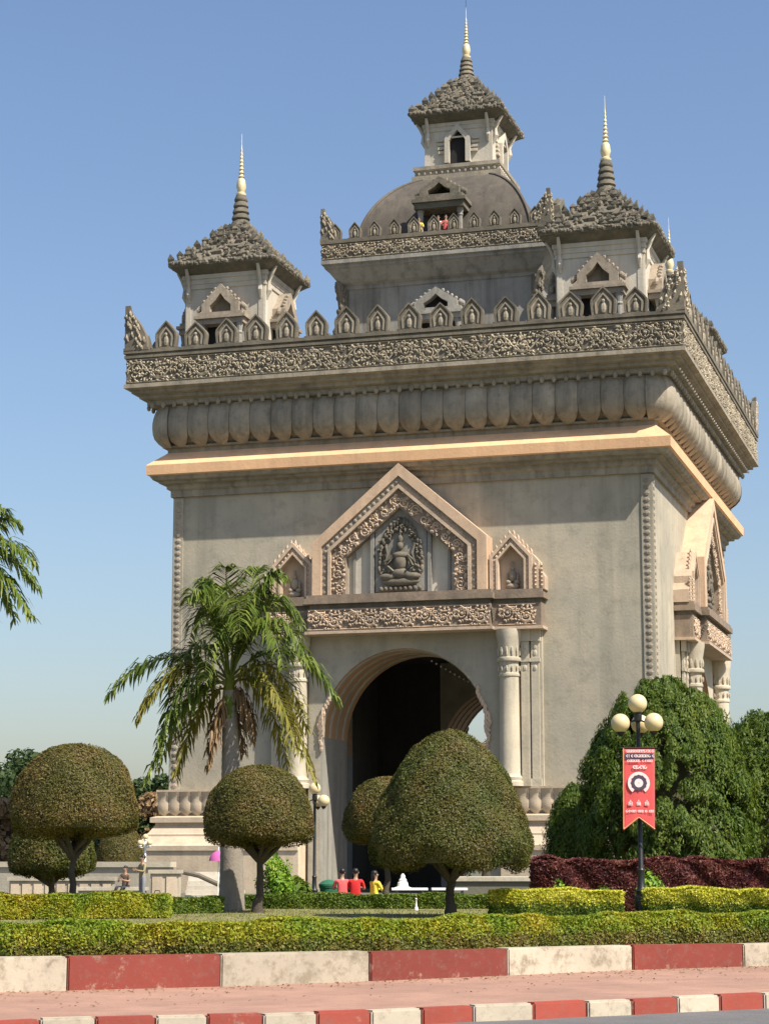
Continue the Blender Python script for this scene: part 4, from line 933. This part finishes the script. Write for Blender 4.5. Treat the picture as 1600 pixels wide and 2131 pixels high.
def palm(base, top, fr, dead, label, r0, seed, D):
    root = empty('palm_tree', base); tag(root, label, 'palm tree', 'royal palms'); rr = random.Random(seed)
    mb = MB(); H = top.z - base.z; off = Vector((top.x-base.x, top.y-base.y, 0)); n = 60
    pts = [off*(k/n)**1.5 + Vector((0,0,H*k/n-.05)) for k in range(n+1)]
    mb.tube(pts, [r0*(1.0-.45*(k/n)**1.3 + .10*max(0,1-k/8) + .025*(k % 2)) for k in range(n+1)], 14); mb.build('trunk', M['palmbark'], root, smooth=50)
    cs = MB(); c = top-base; cs.tube([c+Vector((0,0,-.75)), c+Vector((0,0,-.35)), c+Vector((0,0,.1)), c+Vector((0,0,.45))], [.20,.19,.14,.07], 10); cs.build('crownshaft', M['hedge2'], root, smooth=60)
    for kind, lst in (('palm', fr), ('dry', dead)):
        for (tx, ty, dd, ah) in lst:
            V, Q = [], []; tip = P(tx, ty, D+dd) - base; bs = c + Vector((rr.uniform(-.06,.06), rr.uniform(-.06,.06), rr.uniform(-.05,.25)))
            path = frond(V, Q, bs, tip, ah, rr, hang=.62 if kind == 'palm' else 1.4, ll=.80 if kind == 'palm' else .60, nl=62 if kind == 'palm' else 60)
            mt = 'dry' if kind == 'dry' else ('palmy' if ty > 1480 and rr.random() < .7 else 'palm')
            fo = obj('frond', np_mesh('frond', [tuple(v) for v in V], Q, M[mt]), root)
            mb = MB(); mb.tube(path, [.035*(1-.85*k/12) for k in range(13)], 5); mb.build('midrib', M[mt], fo)
b = G(482,1894,LZ); D = dist(b); tp = P(478,1432,D)
palm(b, tp, [(224,1450,.3,1.15),(305,1630,-.6,1.15),(365,1620,.6,1.1),(395,1330,.9,2.0),(425,1420,-1.8,2.1),(420,1215,.3,1.0),(500,1330,-1.9,2.2),(545,1185,1.2,1.0),(625,1300,.3,1.7),(590,1390,-1.4,2.0),(706,1465,.2,1.5),(652,1625,-.4,1.5),(600,1600,.9,1.4),(470,1180,-.6,.9),(590,1200,-.3,1.1),(330,1540,-.9,1.3),(640,1520,1.2,1.7),(390,1250,-1.0,1.3),(560,1260,.9,1.5),(350,1440,.9,1.6),(640,1380,-.9,1.8),(450,1240,1.4,1.5),(330,1600,.9,1.2),(620,1570,-1.1,1.5),(285,1500,-.4,1.2)],
     [(436,1596,-.2,.3),(508,1570,.3,.4),(528,1540,-.1,.6)], 'tall royal palm with drooping fronds in front of the arch', .30, 5, D)
b = P(-130,1890,50); b.z = LZ; tp = P(-120,1200,50)
palm(b, tp, [(78,1225,.3,1.1),(66,1285,-.5,1.0),(30,1290,.6,1.2),(40,1090,.2,.7),(10,1060,-.5,.5),(-120,950,0,.4),(-300,1200,0,1.),(-260,1330,.5,1.2),(-200,1000,-.3,.5),(74,1175,-.6,.9),(-20,1330,-1.,1.2)], [(-130,1390,0,.3)], 'palm at the left edge of the picture, only its frond tips in view', .27, 9, 50)

# far trees
def far_tree(base, h, r, seed, label, mat='far', n=4500):
    root = empty('tree', base); tag(root, label, 'tree', 'background trees'); rr = random.Random(seed)
    trunk_limbs(h*.5, r*.06+.1, 6, r*.6, h*.75, seed).build('trunk', M['bark'], root, (0,0,-.1), smooth=60)
    P_, N_ = [], []
    for k in range(16):
        a = rr.uniform(0,6.28); q = rr.uniform(.0,.72)*r; z = h*rr.uniform(.35,.88); s = r*rr.uniform(.28,.48)
        d = rng.normal(0,1,(n//16,3)); d /= np.linalg.norm(d,axis=1,keepdims=True); d2 = d*rng.uniform(.3,1,(len(d),1))**.5
        P_.append(d2*np.array([s,s,s*.8])+np.array([q*math.cos(a),q*math.sin(a),z])); N_.append(d)
    V, Q = leaves(np.concatenate(P_), np.concatenate(N_), .42, .3, .6); obj('crown', np_mesh('crown', V, Q, M[mat]), root)['kind'] = 'stuff'
for i, (px, top, D, r, lab, mt) in enumerate([
    (30,1556,170,4.2,'dark green background tree at the left edge, tallest on the skyline','far'),(88,1578,185,3.4,'background tree just left of the brownish topiary crown','far'),(-40,1600,160,4,'background tree cut by the left picture edge','far'),
    (300,1590,175,3.4,'background tree showing between the left topiary and the palm','far'),(345,1640,150,2.6,'bare brownish tree beside the left corner of the arch','dry'),(15,1640,120,2.4,'reddish-brown tree below the dark one at the left edge','dry'),
    (240,1680,150,3.5,'low background tree behind the distant ball topiary','far'),(60,1690,130,3,'low bushy tree behind the dark topiary at far left','far'),(140,1720,140,3,'low bushy tree between the left topiary trunks','far'),
    (1010,1520,150,3.0,'tree with dry pinkish twigs seen through the archway','dry'),(960,1640,160,4,'green tree seen low through the archway','far'),(1545,1690,140,3.5,'green tree low at right behind the conifers','far')]):
    b = P(px, 1790, D); b.z = 0.0; h = P(px, top, D).z; far_tree(b, h, r, 20+i, lab, mt, 2200 if mt == 'dry' else 5200)

# ------------------------------------------------------------------ lamps, banner, furniture
def lamp(base, H, gr, label, post='iron', banner=False):
    root = empty('lamp_post', base); tag(root, label, 'street lamp', 'globe lamp posts')
    mb = MB(); mb.lathe([(.20,-.04),(.20,.10),(.15,.14),(.15,.42),(.11,.48),(.13,.56),(.085,.62),(.07,.95),(.085,1.0),(.055,1.05),(.045,H-.62),(.085,H-.58),(.09,H-.45),(.05,H-.40),(.045,H-gr*2)], 14); mb.build('post', M[post], root, smooth=40)
    R_ = gr*1.85
    for k, deg in enumerate((180, -35, 75)):
        a = R(deg)+math.atan2(YS, YC); d = Vector((math.cos(a), math.sin(a), 0)); z = H-gr*3.05
        mb = MB(); mb.tube([Vector((0,0,H-.55)), d*R_*.5+Vector((0,0,H-.62)), d*R_+Vector((0,0,z-gr-.08)), d*R_+Vector((0,0,z-gr+.02))], .022, 6); mb.lathe([(.05,-.06),(.09,0),(.085,.04)], 10, d*R_+Vector((0,0,z-gr))); mb.build('lamp_arm', M[post], root, smooth=50)
        mb = MB(); mb.blob(d*R_+Vector((0,0,z)), gr, 20, 14); mb.build('globe', M['globe'], root, smooth=True)
    mb = MB(); mb.lathe([(.05,-.06),(.09,0),(.085,.04)], 10, (0,0,H-2*gr-.01)); mb.build('globe_holder', M[post], root, smooth=50)
    mb = MB(); mb.blob((0,0,H-gr), gr, 20, 14); mb.build('globe', M['globe'], root, smooth=True)
    return root
b = G(1335,1908,LZ); D = dist(b); lamp(b, rel(b,1335,1444), wid(b,20), 'black lamp post with cream globes carrying the red banner')
LB = b
b2 = P(654,1870,70); b2.z = .06; lamp(b2, rel(b2,654,1628), wid(b2,12.5), 'small globe lamp post between the topiary and the archway')
b2 = P(301,1870,95); b2.z = .06; lamp(b2, rel(b2,301,1735), .13, 'distant white lamp post behind the standing man', 'c_white')
# banner, hung in front of the post
pos = fwd(LB, -.24); rzb = math.atan2(YS, YC); sc = D/4358
ban = empty('banner', (pos.x, pos.y, P(1330,1558,D).z), rzb); tag(ban, 'red swallow-tailed vertical banner with round emblem hanging on the lamp post', 'banner')
bw, bh = 33*sc, 172*sc; x0 = -4*sc
def bx_(x): return x0 + x*sc
out = [(bx_(-34), -bh*.985), (bx_(-31), 0), (bx_(35), 0), (bx_(32), -bh*.99), (bx_(-2), -bh*.835)]
mb = MB(); nx, ny = 12, 24
V = []
for j in range(ny+1):
    for i in range(nx+1):
        u, v = i/nx, j/ny; xl = -31-3*v; xr = 35-3*v; x = xl+(xr-xl)*u; zb_ = -bh*(.99-.155*(1-abs(2*u-1))); V.append((bx_(x), .018*math.sin(u*5+v*3)*v, zb_*v))
mb.add(V, [(j*(nx+1)+i, j*(nx+1)+i+1, (j+1)*(nx+1)+i+1, (j+1)*(nx+1)+i) for j in range(ny) for i in range(nx)])
ob = mb.build('cloth', M['banner'], ban, smooth=True)
sol = ob.modifiers.new('thick', 'SOLIDIFY'); sol.thickness = .008
def bpz(py): return -(py-1558)*sc
Yb = -.030
mb = MB(); mb.tube([(bx_(-36),.0,.01),(bx_(40),.0,.01)], .016, 6); mb.tube([(bx_(8),0,.01),(bx_(8),.22,.01)], .016, 6); mb.build('rod', M['iron'], ban)
def edge_strip(pts, w_):
    mb = MB()
    for a, c in zip(pts[:-1], pts[1:]): mb.tube([(a[0],Yb+.008,a[1]),(c[0],Yb+.008,c[1])], w_, 4)
    mb.build('edge_trim', M['banneredge'], ban)
edge_strip([(bx_(-30.5),0),(bx_(-33),-bh*.97)], 1.6*sc); edge_strip([(bx_(-33),-bh*.97),(bx_(-1.5),-bh*.828),(bx_(31.5),-bh*.97)], 1.3*sc)
def ringxz(mb, cx, cz, r0, r1, n=28, y=Yb, a0=0, a1=360):
    V = []; 
    for k in range(n+1):
        a = R(a0+(a1-a0)*k/n)
        for r in (r0, r1): V.append((cx+r*math.cos(a), y, cz+r*math.sin(a)))
    mb.add(V, [(2*k,2*k+1,2*k+3,2*k+2) for k in range(n)])
ecx, ecz = bx_(0), bpz(1630)
mb = MB(); ringxz(mb, ecx, ecz, 16.5*sc, 23*sc, 30, Yb, -55, 235); mb.build('emblem_ring', M['bannerw'], ban)
mb = MB(); ringxz(mb, ecx, ecz, 9*sc, 15*sc, 30, Yb-.002)
for k in range(12):
    a = R(k*30); mb.add([(ecx+r*sc*math.cos(a+da), Yb-.003, ecz+r*sc*math.sin(a+da)) for r, da in ((14,-.12),(14,.12),(17.5,.07),(17.5,-.07))], [(0,1,2,3)])
mb.build('emblem_wheel', M['bannerk'], ban)
mb = MB(); ringxz(mb, ecx, ecz, 0.01, 9*sc, 24, Yb-.004); mb.build('emblem_disc', M['bannerw'], ban)
def glyph_row(py, x_from, x_to, hgt, mat, seed, dens=.8):   # rows of small round script strokes, too small to read
    rr = random.Random(seed); x = x_from; mb = MB()
    while x < x_to:
        w_ = hgt*rr.uniform(.55,.85); cx, cz = bx_(x+w_/2), bpz(py)
        ringxz(mb, cx, cz, hgt*.20*sc, hgt*.42*sc, 9, Yb, rr.uniform(0,90), rr.uniform(260,400))
        if rr.random() < .6: mb.add([(cx+hgt*.30*sc,Yb,cz-hgt*.45*sc),(cx+hgt*.46*sc,Yb,cz-hgt*.45*sc),(cx+hgt*.46*sc,Yb,cz+hgt*.5*sc),(cx+hgt*.30*sc,Yb,cz+hgt*.5*sc)], [(0,1,2,3)])
        x += w_ + (hgt*.12 if rr.random() < dens else hgt*.6)
    o = mb.build('script_line', M[mat], ban); o['kind'] = 'stuff'
glyph_row(1564,-24,32,6.5,'bannerw',1); glyph_row(1574,-25,31,7,'bannerw',2); glyph_row(1584,-23,30,6,'bannerw',3); glyph_row(1597,-11,13,9,'bannerw',4); glyph_row(1688,-28,29,6,'bannerw',5)
mb = MB(); mb.add([(bx_(-28),Yb+.012,bpz(1569)),(bx_(33),Yb+.012,bpz(1569)),(bx_(33),Yb+.012,bpz(1580)),(bx_(-28),Yb+.012,bpz(1580))], [(0,1,2,3)]); mb.build('title_strip', M['bannerk'], ban)
for k, x in enumerate((-18, -1, 16)):
    mb = MB(); ringxz(mb, bx_(x), bpz(1672), 0.01, 4.5*sc, 12, Yb); mb.add([(bx_(x-5),Yb,bpz(1676)),(bx_(x+5),Yb,bpz(1676)),(bx_(x),Yb,bpz(1664))], [(0,1,2)]); mb.build('small_emblem', M['bannerw'], ban)

# low stone terraces on the left
def wallbox(name, a, b_, th, z0, z1, mat, label, cat, group=None, cope=.12, panels=0):
    a, b_ = Vector((a.x,a.y,0)), Vector((b_.x,b_.y,0)); L = (b_-a).length; rz = math.atan2((b_-a).y, (b_-a).x)
    root = empty(name, (a.x, a.y, z0), rz); tag(root, label, cat, group)
    mb = MB(); mb.box(0, L, 0, th, -.04, z1-z0-cope); mb.build('wall_body', M[mat], root)
    mb = MB(); mb.box(-.08, L+.08, -.10, th+.10, z1-z0-cope, z1-z0); mb.build('coping', M['wall'], root)
    for k in range(panels):
        mb = MB(); x = L*(k+.5)/panels; w_ = L/panels*.36; mb.box(x-w_, x+w_, -.05, .01, .15, z1-z0-cope-.12); mb.build('panel', M['cream'], root)
    return root
def gp_(px, D, z=0): p = P(px, 1850, D); p.z = z; return p
wallbox('stone_wall', gp_(-120,88), gp_(352,86), .6, .06, 1.55, 'wall', 'long pale stone terrace wall at left behind the topiaries', 'wall', 'low stone walls', .22)
wallbox('stone_wall', gp_(20,80), gp_(235,80), .6, .06, .98, 'wall', 'lower stone wall with carved panels in front of the long terrace wall', 'wall', 'low stone walls', .14, 9)
wallbox('stone_wall', gp_(165,78), gp_(300,78), .9, .06, .62, 'wall', 'low step of pale stone where the seated man sits', 'wall', 'low stone walls', .12)
wallbox('stone_pedestal', gp_(313,80), gp_(372,80), .9, .06, 1.25, 'wall', 'square carved stone pedestal left of the palm trunk', 'pedestal', None, .14, 2)
# stair with sloping parapet up to the arch
st = empty('stone_stair', gp_(385,84,.06), math.atan2(YS,YC)); tag(st, 'pale stone stair with dark sloping handrail left of the palm', 'stair')
for k in range(6):
    mb = MB(); mb.box(0, 2.6-.25*k, .35*k, .35*k+.6, -.04, .18*(k+1)); mb.build('step', M['white'], st)
mb = MB(); mb.tube([(-.3,-.5,1.15),(.6,-.5,.95),(1.6,-.5,.5),(2.4,-.5,.1)], .10, 8); mb.build('handrail', M['band'], st)
wallbox('fountain_basin', gp_(945,74), gp_(1190,74), 4.0, .06, 1.02, 'plaza', 'grey stone fountain basin at right behind the hedges', 'fountain', None, .14, 0)
# white tables with a small white stone ornament
def table(px0, px1, D, z1, label):
    a, c = gp_(px0, D, .06), gp_(px1, D, .06); L = (c-a).length; root = empty('table', a, math.atan2((c-a).y,(c-a).x)); tag(root, label, 'table', 'white tables before the archway')
    mb = MB(); mb.box(0, L, -.4, .4, z1-.12, z1-.06); mb.build('table_top', M['c_white'], root)
    for x in (.15, L-.15):
        for y in (-.3, .3): mb = MB(); mb.box(x-.03, x+.03, y-.03, y+.03, -.02, z1-.12); mb.build('leg', M['c_grey'], root)
    return root
table(815,890,62,.80,'white table with a white stone ornament before the archway'); table(898,972,62,.80,'empty white table right of the big topiary trunk')
b = gp_(838,62,.74); orn = empty('stone_ornament', b); tag(orn, 'white stone ornament sitting on the left white table', 'ornament')
mb = MB(); mb.lathe([(.30,-.005),(.28,.06),(.17,.10),(.15,.22),(.10,.26)], 12, (0,0,0)); mb.build('base', M['c_white'], orn, smooth=40)
mb = MB(); mb.lathe([(.10,.24),(.12,.29),(.07,.36),(.075,.41),(.03,.47),(.0,.50)], 10); mb.build('figure', M['c_white'], orn, smooth=True)
b = G(866,1894,LZ); mk = MB(); mk.lathe([(.05,-.04),(.045,.06),(.022,.10),(.016,.26),(.03,.28),(.0,.30)], 8); tag(mk.build('marker_post', M['c_white'], None, b, smooth=40), 'tiny white marker post on the lawn left of the big trunk', 'post')
# bin
b = gp_(684,63,.06); bn = empty('litter_bin', b); tag(bn, 'green litter bin left of the people in red', 'bin')
mb = MB(); mb.lathe([(.20,-.02),(.22,.05),(.27,.72),(.29,.74),(.29,.80),(.25,.80)], 16); mb.build('body', M['c_green'], bn, smooth=40)
mb = MB(); mb.lathe([(.30,.78),(.30,.84),(.20,.93),(.06,.97),(.0,.98)], 16); mb.build('lid', M['c_green'], bn, smooth=40)
bl = wallbox('stone_bench', gp_(690,61.6), gp_(806,61.6), .45, .06, .50, 'white', 'low stone bench under the people in red and yellow', 'bench', None, .08)
# small far house glimpsed under the conifer
b = P(1478,1800,130); b.z = 0; hs = empty('house', b, math.atan2(YS,YC)); tag(hs, 'small grey gabled house glimpsed under the big conifer', 'house')
zt = P(1478,1728,130).z; mb = MB(); mb.prism([(-2.4,-.1),(-2.4,zt*.62),(0,zt-.1),(2.4,zt*.62),(2.4,-.1)], 0, 7); mb.build('wall', M['white'], hs)
mb = MB(); mb.prism([(-2.9,zt*.54),(0,zt),(2.9,zt*.54),(2.9,zt*.54-.18),(0,zt-.16),(-2.9,zt*.54-.18)], -.5, 7.4); mb.build('roof', M['grey'], hs)
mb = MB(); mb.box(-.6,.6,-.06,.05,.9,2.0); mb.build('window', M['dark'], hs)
# strings of bulbs
def bulbs(pts, n, r, label, sag):
    root = empty('string_lights', pts[0]); tag(root, label, 'string lights', 'strings of bulbs on the arch'); a, c = Vector(pts[0]), Vector(pts[1]); mb = MB(); path = []
    for k in range(n+1):
        t = k/n; p = a.lerp(c, t) - a + Vector((0,0,-sag*4*t*(1-t))); path.append(p)
    mb.tube(path, .012, 4); mb.build('wire', M['iron'], root); mb = MB()
    for p in path: mb.blob((p.x,p.y,p.z-.05), r, 6, 5)
    o = mb.build('bulbs', M['bulb'], root); o['kind'] = 'stuff'
bulbs([(13.55,-12.6,24.36),(13.55,14.8,24.36)], 46, .06, 'row of small white bulbs strung under the right-hand parapet', .05)
bulbs([(.3,-8.3,11.4),(5.2,9.0,9.2)], 40, .05, 'string of white bulbs crossing inside the archway', .5)

# ------------------------------------------------------------------ people
def person(base, rz, pose, shirt, legs, label, scale=1.0, long_hair=False, arms='down', sleeves='short'):
    root = empty('person', base, rz); tag(root, label, 'person', 'visitors'); root.scale = (scale,)*3
    J = {}; S = pose == 'sit'
    hip = .47 if S else .92
    J['pelvis'] = (0,0,hip); J['waist'] = (0,.02 if not S else -.02,hip+.17); J['chest'] = (0,0,hip+.36); J['neck'] = (0,.0,hip+.53); J['jaw'] = (0,.015,hip+.60); J['head'] = (0,.02,hip+.70); J['crown'] = (0,.01,hip+.775)
    rad = dict(pelvis=(.165,.125), waist=(.145,.105), chest=(.165,.115), neck=(.058,.058), jaw=(.062,.07), head=(.078,.095), crown=(.055,.07))
    E_ = [('pelvis','waist'),('waist','chest'),('chest','neck'),('neck','jaw'),('jaw','head'),('head','crown')]
    for s, n in ((-1,'l'),(1,'r')):
        J['sh'+n] = (s*.185,0,hip+.47); rad['sh'+n] = (.062,.062)
        if arms == 'front': J['el'+n] = (s*.25,.10,hip+.22); J['wr'+n] = (s*.12,.30,hip+.26); J['ha'+n] = (s*.06,.36,hip+.28)
        elif arms == 'up': J['el'+n] = (s*.32,.12,hip+.36); J['wr'+n] = (s*.22,.28,hip+.52); J['ha'+n] = (s*.18,.33,hip+.60)
        else: J['el'+n] = (s*.25,-.02,hip+.20); J['wr'+n] = (s*.26,.06,hip-.02); J['ha'+n] = (s*.255,.09,hip-.12)
        rad['el'+n] = (.046,.046); rad['wr'+n] = (.032,.036); rad['ha'+n] = (.026,.042)
        E_ += [('chest','sh'+n),('sh'+n,'el'+n),('el'+n,'wr'+n),('wr'+n,'ha'+n)]
        J['hp'+n] = (s*.10,.0,hip-.06)
        if S: J['kn'+n] = (s*.13,.44,hip+.0); J['an'+n] = (s*.13,.46,.09); J['to'+n] = (s*.14,.62,.04)
        else: J['kn'+n] = (s*.105,.03,.50); J['an'+n] = (s*.11,-.01,.09); J['to'+n] = (s*.13,.16,.04)
        rad['hp'+n] = (.10,.10); rad['kn'+n] = (.064,.064); rad['an'+n] = (.042,.045); rad['to'+n] = (.045,.03)
        E_ += [('pelvis','hp'+n),('hp'+n,'kn'+n),('kn'+n,'an'+n),('an'+n,'to'+n)]
    names = list(J); me = bpy.data.meshes.new('skeleton'); me.from_pydata([J[k] for k in names], [(names.index(a), names.index(c)) for a, c in E_], [])
    o = bpy.data.objects.new('skeleton', me); COL.objects.link(o)
    sk = o.modifiers.new('skin', 'SKIN'); ss = o.modifiers.new('sub', 'SUBSURF'); ss.levels = 2; sv = me.skin_vertices[0].data
    for i, k in enumerate(names): sv[i].radius = rad[k]; sv[i].use_root = (k == 'pelvis')
    dg = bpy.context.evaluated_depsgraph_get(); dg.update(); bmsh = bpy.data.meshes.new_from_object(o.evaluated_get(dg)); bpy.data.objects.remove(o)
    bmsh.name = 'body'; bmsh.materials.clear()
    for mname in ('skin', shirt, legs, 'c_dark'): bmsh.materials.append(M[mname])
    segs = [(Vector(J[a]), Vector(J[c]), a, c) for a, c in E_]
    for p in bmsh.polygons:
        c0_ = Vector(p.center); best = (9, None)
        for a, c, an, cn in segs:
            d = c-a; t = max(0, min(1, (c0_-a).dot(d)/d.length_squared)); dd = (c0_-(a+d*t)).length
            if dd < best[0]: best = (dd, cn, t)
        cn, t = best[1], best[2]
        if cn[:2] in ('wa','ch','sh') or (cn == 'neck' and t < .72): mi = 1
        elif cn[:2] == 'el': mi = 1 if (sleeves == 'long' or t < .75) else 0
        elif cn[:2] == 'wr': mi = 1 if sleeves == 'long' else 0
        elif cn[:2] in ('hp','kn','an'): mi = 2
        elif cn[:2] == 'to': mi = 3
        else: mi = 0
        p.material_index = mi; p.use_smooth = True
    obj('body', bmsh, root)
    hz = hip+.70; mb = MB(); mb.blob((0,-.012,hz+.045), (.090,.102,.088), 14, 9)
    if long_hair: mb.blob((0,-.065,hz-.06), (.078,.05,.17), 10, 7)
    mb.build('hair', M['hair'], root, smooth=True)
    mb = MB(); mb.blob((0,.118,hz-.01), (.014,.02,.026), 6, 5)
    for s in (-1, 1): mb.blob((s*.082,.015,hz-.005), (.014,.022,.032), 6, 5)
    mb.build('nose_and_ears', M['skin'], root, smooth=True)['kind'] = 'stuff'
    mb = MB()
    for s in (-1, 1): mb.blob((s*.032,.102,hz+.015), (.013,.008,.008), 6, 4)
    mb.blob((0,.098,hz-.058), (.024,.008,.006), 6, 4); mb.build('eyes_and_mouth', M['c_dark'], root)['kind'] = 'stuff'
    # five fingers on each hand
    mb = MB()
    for s, n in ((-1,'l'),(1,'r')):
        w_ = Vector(J['wr'+n]); h_ = Vector(J['ha'+n]); d = (h_-w_).normalized(); sd = d.cross(Vector((1,0,0)) if abs(d.x) < .8 else Vector((0,0,1))).normalized()
        for k, ln in enumerate((.072,.082,.076,.060)):
            p = h_ + d*.02 + sd*(-.03+.02*k); mb.tube([p, p+d*ln*.55+Vector((-s*.006,0,0)), p+d*ln+Vector((-s*.022,0,0))], [.010,.0095,.007], 6)
        p = h_ - d*.03 + sd*-.036; mb.tube([p, p+d*.03-sd*.03, p+d*.065-sd*.036], [.012,.011,.008], 6)
    mb.build('fingers', M['skin'], root, smooth=True)['kind'] = 'stuff'
    return root
away = math.atan2(YS, YC)                      # facing away from the camera (figure looks along +y)
person(gp_(712,61.75,.06)+Vector((0,0,.02)), away+.25, 'sit', 'c_pink', 'c_dark', 'person in pink-red shirt and dark trousers sitting with back turned, leftmost on the bench', 1.0, arms='front')
person(gp_(740,61.75,.06)+Vector((0,0,.02)), away-.1, 'sit', 'c_red', 'c_dark', 'person in bright red shirt sitting in the middle of the bench', 1.0, arms='front')
person(gp_(780,61.75,.06)+Vector((0,0,.02)), away-.9, 'sit', 'c_yellow', 'c_yellow', 'person in yellow sitting at the right end of the bench', .95, True, 'front', 'long')
person(gp_(297,77,.06), away+2.2, 'stand', 'c_olive', 'c_grey', 'standing man in olive shirt with hands held together by the far wall', 1.0, arms='front', sleeves='long')
person(gp_(261,78.2,.18), away+2.7, 'sit', 'c_brown', 'c_dark', 'seated man in brown shirt on the low stone step at left', .95, arms='front')
def up_person(px, D, z, *a, **k): p = P(px, 600, D); p.z = z; return person(p, *a, **k)
def at_y(px, y, z):
    d, f = ray(px, 600); t = (y-CAM.y)/d.y; p = CAM + d*t; p.z = z; return p
person(at_y(505,-12.6,25.4), away+2.9, 'stand', 'c_lilac', 'c_tan', 'person in lilac on the main terrace by the left tower window', 1.0, arms='down')
person(at_y(1018,-10.6,25.4), away+2.9, 'stand', 'c_lilac', 'c_dark', 'person in lilac on the main terrace right of the middle window', 1.0, arms='down')
for px, sh, lab, lh in ((872,'c_yellow','visitor in yellow leaning on the upper parapet below the dome',True),(912,'c_white','visitor in white at the upper parapet below the dome',False),(928,'c_pink','visitor in pink at the upper parapet below the dome window',True),(944,'c_red','visitor in red at the upper parapet below the dome window',False)):
    person(at_y(px,-5.95,33.3), away+3.0, 'stand', sh, 'c_dark', lab, 1.0, lh, 'front')
# dark bags on the ground by the standing man
b = gp_(328,76.5,.06); bg_ = empty('bag', b); tag(bg_, 'dark bag lying on the ground right of the standing man', 'bag')
mb = MB(); mb.blob((0,0,.17), (.30,.2,.19), 12, 8); mb.build('body', M['c_dark'], bg_, smooth=True); mb = MB(); mb.tube([(-.15,0,.3),(-.08,0,.46),(.08,0,.46),(.15,0,.3)], .02, 6); mb.build('strap', M['c_dark'], bg_, smooth=True)
b = P(455,1781,70); ball = empty('parasol', (b.x,b.y,.06)); tag(ball, 'small pink parasol partly behind the palm trunk', 'parasol')
mb = MB(); hh = b.z-.06; mb.lathe([(.32,hh-.16),(.29,hh-.03),(.2,hh+.10),(.07,hh+.17),(.0,hh+.19)], 12); mb.build('canopy', M['c_magenta'], ball, smooth=30); mb = MB(); mb.tube([(0,0,-.03),(0,0,hh+.3)], .018, 6); mb.build('pole', M['c_white'], ball)
